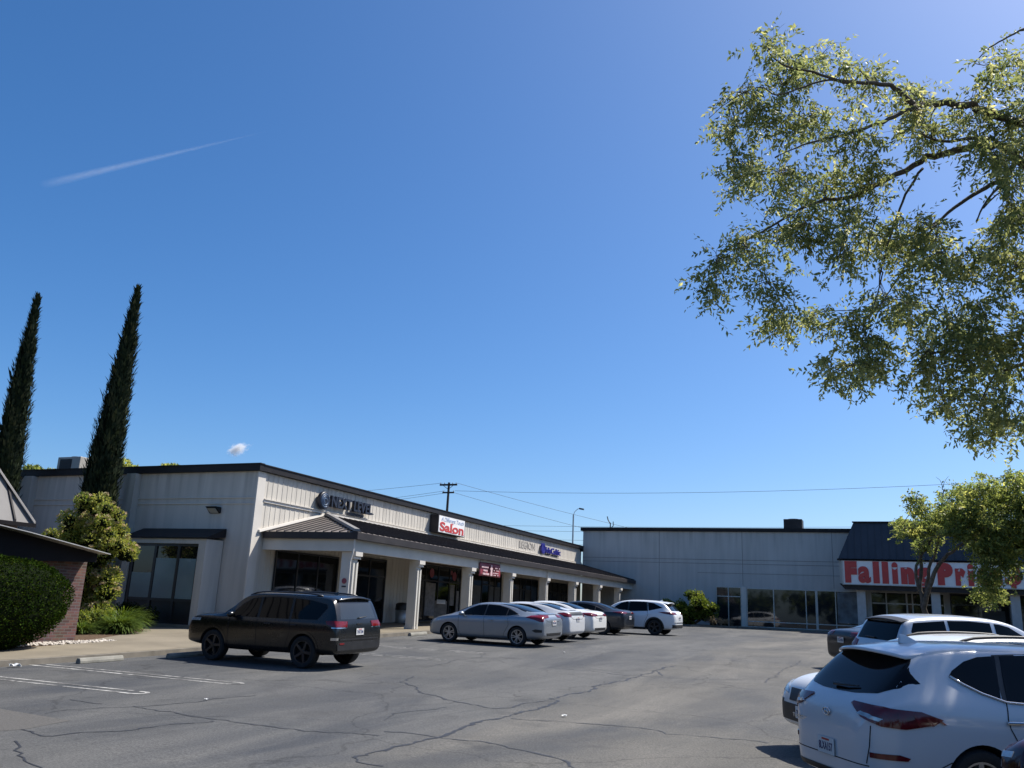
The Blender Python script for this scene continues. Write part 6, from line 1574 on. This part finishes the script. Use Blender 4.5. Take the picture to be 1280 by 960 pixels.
# --- white SUV at the far end of the row
c = Car('parked_suv', 'white SUV with black wheel arches, farthest of the row and next to the shrub', 'SUV', dict(st=SUV, wx=(-1.33, 1.40), wr=.37, hw=.915, rc=(2.17, .83), fc=(2.1, .8)), P_['white3'], 'cars parked along the shops')
suv_common(c, 'alloy_dk', 5)
c.both('side_window', [(-1.03, 1.14), (-.94, 1.535), (-1.25, 1.50), (-1.72, 1.30)], 'carglass', nu=10)
c.patch('rear_window', 'B', [(-.66, 1.16), (.66, 1.16), (.58, 1.50), (-.58, 1.50)], 'carglass', nv=12)
c.spoiler(-1.66, -1.98, 1.595, 1.56, .60)
c.both('taillight', [(-.40, 1.0), (-.34, 1.09), (.0, 1.11), (.50, 1.10), (.30, 1.03), (.02, .99)], 'lens_dkred', sides=('BL', 'BR'), eps=.012)
c.plate('B', .84, '8RZP336'); c.patch('bumper', 'B', [(-.78, .37), (.78, .37), (.8, .52), (-.8, .52)], 'black', eps=.008)
c.patch('bumper_trim', 'B', [(-.7, .60), (.7, .60), (.7, .63), (-.7, .63)], 'chrome', eps=.012, nv=2)
c.arch_trim('black', .07); c.both('sill', [(.93, .25), (.93, .36), (-.88, .36), (-.88, .25)], 'black', eps=.006, nv=3)
c.handles((-.28, -1.05), .98); c.fin(-1.4)
RDX = c

# --- large white SUV in the right foreground
c = Car('parked_suv', 'white SUV in the right foreground, its rear window and red tail lamp nearest the camera', 'SUV', dict(st=SUV, wx=(-1.30, 1.37), wr=.355, hw=.915, rc=(2.17, .83), fc=(2.1, .8)), P_['white'], 'cars parked on the right')
suv_common(c, 'alloy', 5, win='carglass')
c.both('side_window', [(-1.01, 1.15), (-.90, 1.54), (-1.10, 1.525), (-1.26, 1.48), (-1.42, 1.395), (-1.47, 1.35), (-1.36, 1.285), (-1.2, 1.21)], 'carglass', nu=14)
c.patch('rear_window', 'B', [(-.775, 1.27), (-.74, 1.22), (-.60, 1.16), (-.3, 1.135), (0, 1.13), (.3, 1.135), (.60, 1.16), (.74, 1.22), (.775, 1.27), (.63, 1.46), (.55, 1.53), (-.55, 1.53), (-.63, 1.46)], 'carglass', nu=20, nv=12)
c.spoiler(-1.60, -1.98, 1.605, 1.565, .62, th=.055, bow=.16)
tl = c.both('taillight', [(-.40, 1.045), (-.37, 1.065), (-.05, 1.05), (.24, 1.03), (.40, .965), (.34, .92), (.12, .875), (-.08, .885), (-.28, .94)], 'lens_dkred', sides=('BL', 'BR'), eps=.014)
for s, par in zip(('BL', 'BR'), tl):
    c.patch('reverse_lamp', s, [(-.33, .965), (-.10, .925), (-.06, .95), (-.28, .99)], 'lens_clear', eps=.018, nv=3, parent=par)
    for k in range(3):
        c.patch('lamp_strip', s, [(.22 + .09 * k, .90 + .012 * k), (.24 + .09 * k, .90 + .012 * k), (.20 + .09 * k, 1.0 - .02 * k), (.18 + .09 * k, 1.0 - .02 * k)], 'lens_red', eps=.018, nv=2, nu=3, parent=par)
c.both('reflector', [(-.20, .60), (-.20, .645), (.06, .65), (.14, .625), (.12, .60)], 'lens_dkred', sides=('BL', 'BR'), eps=.010, nv=3)
c.plate('B', .60, '8LXA157')
c.patch('bumper', 'B', [(-.75, .35), (.75, .35), (.80, .40), (-.80, .40)], 'black', eps=.008, nv=4)
c.wiper(.10, 1.165, -.30, 1.185)
# emblem: oval ring with a slanted letter
mb = MB(); p = c.hit('B', 0, .925, .012)[0]
mb.tube([(p.x - .004, .062 * math.cos(a), 0.925 + .034 * math.sin(a)) for a in [2 * PI * k / 24 for k in range(25)]], .007, 6, cap=False)
for s in (1, -1): mb.tube([(p.x - .005, -.026 * s - .006, .90), (p.x - .005, -.020 * s + .008, .95)], .006, 5)
mb.tube([(p.x - .005, -.024, .923), (p.x - .005, .024, .927)], .005, 5)
mb.build('emblem', M['chrome'], c.root, smooth=True)
p = c.hit('B', .5, .925, .008)[0]
me = text_fit(text_mesh('TUCSON', 1, .003, .02, space=1.15), 0, .30, 0, .040)
put_text('lettering', me, M['chrome'], c.root, (p.x - .012, .72, .78), (0, -1, 0), (0, 0, 1))
p = c.hit('B', -.5, .925, .008)[0]
c.gaps([('BR', [(-.18, .88), (-.20, .70), (-.24, .54)]), ('BL', [(-.18, .88), (-.20, .70), (-.24, .54)]), ('B', [(-.66, .52), (.66, .52)]), ('R', [(-1.62, .60), (-1.80, .52), (-2.0, .48)])], .010)
c.handles((-.26, -1.06 + .13), .95, M['chrome']); c.fin(-1.36, P_['white'], 1.35)
c.bar('window_trim', 'R', [(-1.47, 1.345), (-1.36, 1.275), (-1.2, 1.20), (-.97, 1.128), (0, 1.062), (.98, 1.045)], .011, 'chrome'); c.bar('window_trim', 'L', [(-1.47, 1.345), (-1.36, 1.275), (-1.2, 1.20), (-.97, 1.128), (0, 1.062), (.98, 1.045)], .011, 'chrome')
TUC = c

# --- white SUV parked nose-out beside it, roof rails showing
c = Car('parked_suv', 'white SUV with black roof rails parked nose-out, its black grille peeking past the foreground SUV', 'SUV', dict(st=SUV, wx=(-1.30, 1.37), wr=.36, hw=.915, rc=(2.17, .83), fc=(2.10, .80)), P_['white2'], 'cars parked on the right')
suv_common(c, 'alloy', 10)
c.both('side_window', [(-1.03, 1.14), (-.94, 1.535), (-1.25, 1.52), (-1.62, 1.40), (-1.66, 1.30)], 'carglass', nu=10)
c.patch('rear_window', 'B', [(-.66, 1.16), (.66, 1.16), (.58, 1.50), (-.58, 1.50)], 'carglass', nv=12)
c.patch('grille', 'F', [(-.46, .82), (.46, .82), (.40, .66), (-.40, .66)], 'black', eps=.012)
c.patch('bumper', 'F', [(-.66, .40), (.66, .40), (.62, .62), (-.62, .62)], 'black', eps=.010)
c.both('headlight', [(-.30, .74), (-.22, .82), (.15, .90), (.52, .95), (.34, .84), (.0, .76)], 'lens_clear', sides=('FL', 'FR'), eps=.010)
c.both('bumper_corner', [(-.22, .42), (-.22, .66), (.10, .68), (.22, .52), (.22, .40)], 'black', sides=('FL', 'FR'), eps=.008)
c.plate('F', .53, '7HLN548', out=.02)
mb = MB(); p = c.hit('F', 0, .745, .02)[0]; mb.tube([(p.x + .006, .07 * math.cos(a), .745 + .046 * math.sin(a)) for a in [2 * PI * k / 20 for k in range(21)]], .008, 6, cap=False); mb.tube([(p.x + .006, -.05, .76), (p.x + .006, .05, .76)], .006, 5); mb.build('emblem', M['chrome'], c.root)
c.rails(-1.45, .38, .64, 'black', .055); c.handles((-.28, -1.05), .96)
W8 = c
# --- silver wagon/minivan
c = Car('parked_minivan', 'light silver minivan with a dark rear window behind the two white SUVs on the right', 'minivan', dict(st=VAN, wx=(-1.45, 1.50), wr=.36, hw=.96, rc=(2.37, .88), fc=(2.3, .85)), P_['greysilver'], 'cars parked on the right')
c.both('side_window', [(1.15, 1.10), (.85, 1.32), (.5, 1.52), (.25, 1.58), (.12, 1.59), (.12, 1.10)], 'carglass'); c.both('side_window', [(.02, 1.11), (.02, 1.60), (-.5, 1.64), (-1.05, 1.64), (-1.05, 1.14)], 'carglass'); c.both('side_window', [(-1.13, 1.145), (-1.13, 1.635), (-1.9, 1.58), (-2.0, 1.40), (-1.95, 1.18)], 'carglass')
c.patch('rear_window', 'B', [(-.72, 1.18), (.72, 1.18), (.66, 1.58), (-.66, 1.58)], 'carglass', nv=12)
c.patch('windshield', 'F', [(-.74, 1.16), (.74, 1.16), (.62, 1.60), (-.62, 1.60)], 'carglass_lt', nv=12)
c.spoiler(-1.95, -2.20, 1.70, 1.655, .70, M['black'], th=.05); c.both('taillight', [(-.2, 1.0), (-.18, 1.12), (.05, 1.18), (.18, 1.20), (.16, 1.05), (.02, .98)], 'lens_red', sides=('BL', 'BR'), eps=.012)
c.plate('B', .88, '6PQR772'); c.wheels('alloy', 5, .23); c.mirror(1.0, 1.14, 1.06); c.handles((-.05, -.95), 1.0); c.wiper(0, 1.21, .4, 1.22)
c.gaps([('S', [(1.1, 1.08), (1.1, .5), (1.0, .3)]), ('S', [(.07, 1.08), (.05, .3)]), ('S', [(-1.09, 1.1), (-1.1, .3)])], .012)
VANC = c
# --- dark sedan farthest on the right row
c = Car('parked_sedan', 'dark sedan parked beyond the silver minivan, its trunk catching little light', 'sedan', dict(st=NOTCH, wx=(-1.38, 1.42), wr=.33, hw=.91, rc=(2.33, .83), fc=(2.2, .8)), P_['char'], 'cars parked on the right')
sedan_common(c, NOTCH, 'alloy', 10, 0, True, rearwin='carglass_lt')
c.both('taillight', [(-.3, .95), (-.3, 1.04), (.0, 1.05), (.30, 1.03), (.25, .95), (.0, .93)], 'lens_dkred', sides=('BL', 'BR'), eps=.012); c.plate('B', .82, '5TGH208'); c.patch('bumper', 'B', [(-.6, .36), (.6, .36), (.64, .46), (-.64, .46)], 'black', eps=.006)
S10 = c
# --- black sedan whose rear corner enters at the lower right
c = Car('parked_sedan', 'black sedan cut off by the lower right corner of the photo', 'sedan', dict(st=NOTCH, wx=(-1.38, 1.42), wr=.33, hw=.91, rc=(2.33, .83), fc=(2.2, .8)), P_['jet'], 'cars parked on the right')
sedan_common(c, NOTCH, 'alloy', 10, 0, True)
M['lens_smoke'] = mat('smoked_lamp_lens', (.030, .004, .005), .12, var=.3, scale=12, spec=.5)
c.both('taillight', [(-.24, .86), (-.22, 1.03), (.0, 1.06), (.12, 1.05), (.10, .93), (.0, .85)], 'lens_smoke', sides=('BL', 'BR'), eps=.012); c.plate('B', .78, '8FJN930')
for s in ('BL', 'BR'): c.patch('reverse_lamp', s, [(-.15, .93), (.02, .91), (.02, .95), (-.15, .97)], 'lens_clear', eps=.016, nv=3)
S11 = c

def by_wheel(c, wx, wy, deg, local, scale=1.0):
    """stand a car so that the tyre at local (x, y) touches the ground at (wx, wy)"""
    a = math.radians(deg)
    x = wx - scale * (local[0] * math.cos(a) - local[1] * math.sin(a)); y = wy - scale * (local[0] * math.sin(a) + local[1] * math.cos(a))
    c.place(x, y, deg, scale)
by_wheel(JEEP_CAR, -13.20, 18.25, 177, (-1.43, .85))
by_wheel(CIVIC, -11.75, 28.2, 176, (-1.33, .80))
by_wheel(W2, -12.0, 31.5, 177, (-1.33, .80))
by_wheel(W3, -12.08, 34.4, 177, (-1.38, .80))
by_wheel(DK, -12.4, 40.0, 178, (-1.38, .82))
by_wheel(RDX, -10.68, 42.9, 177, (-1.33, .80))
TUC.place(1.28, 11.16, 33.2)
W8.place(.72, 14.3, 211)
VANC.place(1.55, 23.4, 34)
S10.place(.6, 28.6, 34)
S11.place(3.10, 8.28, 32)
# ================================================================ sky extras, light, camera
SUN = Vector((1.0, 1.18, 2.1)).normalized()
EL = math.asin(SUN.z); AZ = math.atan2(SUN.x, SUN.y)
world = bpy.data.worlds.new('World'); scene.world = world; world.use_nodes = True
nt = world.node_tree; N = nt.nodes; L = nt.links
bg = N['Background']
sky = N.new('ShaderNodeTexSky'); sky.sky_type = 'NISHITA'; sky.sun_disc = False
sky.sun_elevation = EL; sky.sun_rotation = AZ; sky.altitude = 0; sky.air_density = .8; sky.dust_density = 1.35; sky.ozone_density = 5.0
hs = N.new('ShaderNodeHueSaturation'); hs.inputs['Saturation'].default_value = 1.25
L.new(sky.outputs['Color'], hs.inputs['Color']); L.new(hs.outputs['Color'], bg.inputs['Color']); bg.inputs['Strength'].default_value = .11

sd = bpy.data.lights.new('sun', 'SUN'); sd.energy = 5.0; sd.angle = math.radians(.53); sd.color = (1.0, .955, .88)
so = link(bpy.data.objects.new('sun', sd)); so.rotation_euler = (-SUN).to_track_quat('-Z', 'Y').to_euler()
so.location = (20, 33, 55)

f_, pi_, ro_, ya_ = 1079.85, math.radians(14.548), math.radians(2.59), math.radians(23.72)
fw = Vector((-math.sin(ya_) * math.cos(pi_), math.cos(ya_) * math.cos(pi_), math.sin(pi_)))
r = Vector((math.cos(ya_), math.sin(ya_), 0)); u = r.cross(fw)
r2 = math.cos(ro_) * r + math.sin(ro_) * u; u2 = -math.sin(ro_) * r + math.cos(ro_) * u
cd = bpy.data.cameras.new('camera'); cd.sensor_width = 36; cd.lens = 36 * f_ / 1280; cd.clip_start = .1; cd.clip_end = 60000
co = link(bpy.data.objects.new('camera', cd))
co.matrix_world = Matrix(((r2.x, u2.x, -fw.x, 0), (r2.y, u2.y, -fw.y, 0), (r2.z, u2.z, -fw.z, 1.9), (0, 0, 0, 1)))
scene.camera = co

vs = scene.view_settings
vs.view_transform = 'Standard'; vs.look = 'None'; vs.gamma = 1; vs.exposure = .58; vs.use_curve_mapping = False
scene.cycles.max_bounces = 6; scene.cycles.diffuse_bounces = 3; scene.cycles.glossy_bounces = 3; scene.cycles.transmission_bounces = 3; scene.cycles.transparent_max_bounces = 4
scene.cycles.use_denoising = True
scene.cycles.caustics_reflective = False; scene.cycles.caustics_refractive = False

# ---- a contrail and one small cloud, high up: thin uneven volumes lit by the sun
def pix(x, y, D):
    d = fw + r2 * (x - 640) / f_ - u2 * (y - 480) / f_
    return Vector((0, 0, 1.9)) + d * D
def vapour(name, dens, scale, thr, stretch=(1, 1, 1), taper=False):
    """white vapour that thins towards the rim of its unit hull and is broken up by noise"""
    m = bpy.data.materials.new(name); m.use_nodes = True
    nt = m.node_tree; N = nt.nodes; L = nt.links
    for n in list(N):
        if n.type == 'BSDF_PRINCIPLED': N.remove(n)
    def math_(op, a, b=None):
        x = N.new('ShaderNodeMath'); x.operation = op
        for k, v in enumerate((a, b)):
            if v is None: continue
            if isinstance(v, (int, float)): x.inputs[k].default_value = v
            else: L.new(v, x.inputs[k])
        return x.outputs[0]
    tc = N.new('ShaderNodeTexCoord'); mp = N.new('ShaderNodeMapping'); mp.inputs['Scale'].default_value = stretch
    L.new(tc.outputs['Object'], mp.inputs['Vector'])
    nz = N.new('ShaderNodeTexNoise'); nz.inputs['Scale'].default_value = scale; nz.inputs['Detail'].default_value = 6; nz.inputs['Roughness'].default_value = .65
    L.new(mp.outputs['Vector'], nz.inputs['Vector'])
    sp = N.new('ShaderNodeSeparateXYZ'); L.new(tc.outputs['Object'], sp.inputs[0])
    yz = math_('SQRT', math_('ADD', math_('MULTIPLY', sp.outputs['Y'], sp.outputs['Y']), math_('MULTIPLY', sp.outputs['Z'], sp.outputs['Z'])))
    if taper:   # wide and faint at one end, thin at the other
        w = math_('MAXIMUM', math_('MULTIPLY', math_('SUBTRACT', 1.15, sp.outputs['X']), .46), .10)
        rad = math_('DIVIDE', yz, w)
        ends = math_('SUBTRACT', 1.0, math_('POWER', math_('ABSOLUTE', sp.outputs['X']), 3.0))
        fall = math_('MULTIPLY', math_('MAXIMUM', math_('SUBTRACT', 1.0, rad), 0.0), ends)
        dd = math_('MULTIPLY', fall, math_('ADD', math_('MULTIPLY', nz.outputs['Fac'], 1.6), -thr))
    else:
        rad = math_('SQRT', math_('ADD', math_('MULTIPLY', yz, yz), math_('MULTIPLY', sp.outputs['X'], sp.outputs['X'])))
        dd = math_('SUBTRACT', math_('SUBTRACT', 1.0, rad), math_('MULTIPLY', math_('SUBTRACT', 1.0, nz.outputs['Fac']), thr))
    pv = N.new('ShaderNodeVolumePrincipled'); pv.inputs['Color'].default_value = (1, 1, 1, 1); pv.inputs['Anisotropy'].default_value = .3
    L.new(math_('MULTIPLY', math_('MAXIMUM', dd, 0.0), dens), pv.inputs['Density'])
    L.new(pv.outputs[0], N['Material Output'].inputs['Volume'])
    return m
M['trail'] = vapour('thin_vapour', .008, 3.2, .35, (6, 1.2, 1.2), True)
M['puff'] = vapour('cloud_vapour', .20, 2.6, 1.25, (1, 1, .8))
def hull(name, mt, c, sx, sy, sz, R):
    bm = bmesh.new(); bmesh.ops.create_icosphere(bm, subdivisions=4, radius=1.0)
    me = bpy.data.meshes.new(name); bm.to_mesh(me); bm.free(); me.materials.append(mt)
    o = link(bpy.data.objects.new(name, me))
    o.matrix_world = Matrix.Translation(c) @ R.to_4x4() @ Matrix.Diagonal((sx, sy, sz, 1))
    return o
a, b = pix(50, 232, 9000), pix(342, 162, 9000)
ax = (b - a).normalized(); s_ = ax.cross(Vector((0, 0, 1))).normalized(); t_ = s_.cross(ax)
R_ = Matrix((ax, s_, t_)).transposed()
bm = bmesh.new(); bmesh.ops.create_cone(bm, cap_ends=True, segments=24, radius1=1, radius2=1, depth=2, matrix=Matrix.Rotation(PI / 2, 4, 'Y'))
me = bpy.data.meshes.new('contrail'); bm.to_mesh(me); bm.free(); me.materials.append(M['trail'])
o = link(bpy.data.objects.new('contrail', me)); o.matrix_world = Matrix.Translation((a + b) / 2) @ R_.to_4x4() @ Matrix.Diagonal(((b - a).length / 2, 72, 48, 1))
tag(o, 'thin white contrail streak high in the blue sky at the left', 'contrail')
R_ = Matrix.Rotation(ya_, 3, 'Z') @ Matrix.Rotation(math.radians(-13), 3, 'Y')
tag(hull('cloud', M['puff'], pix(297, 561, 5000), 150, 100, 84, R_), 'single small white cloud low over the long roof', 'cloud')
scene.cycles.volume_bounces = 2
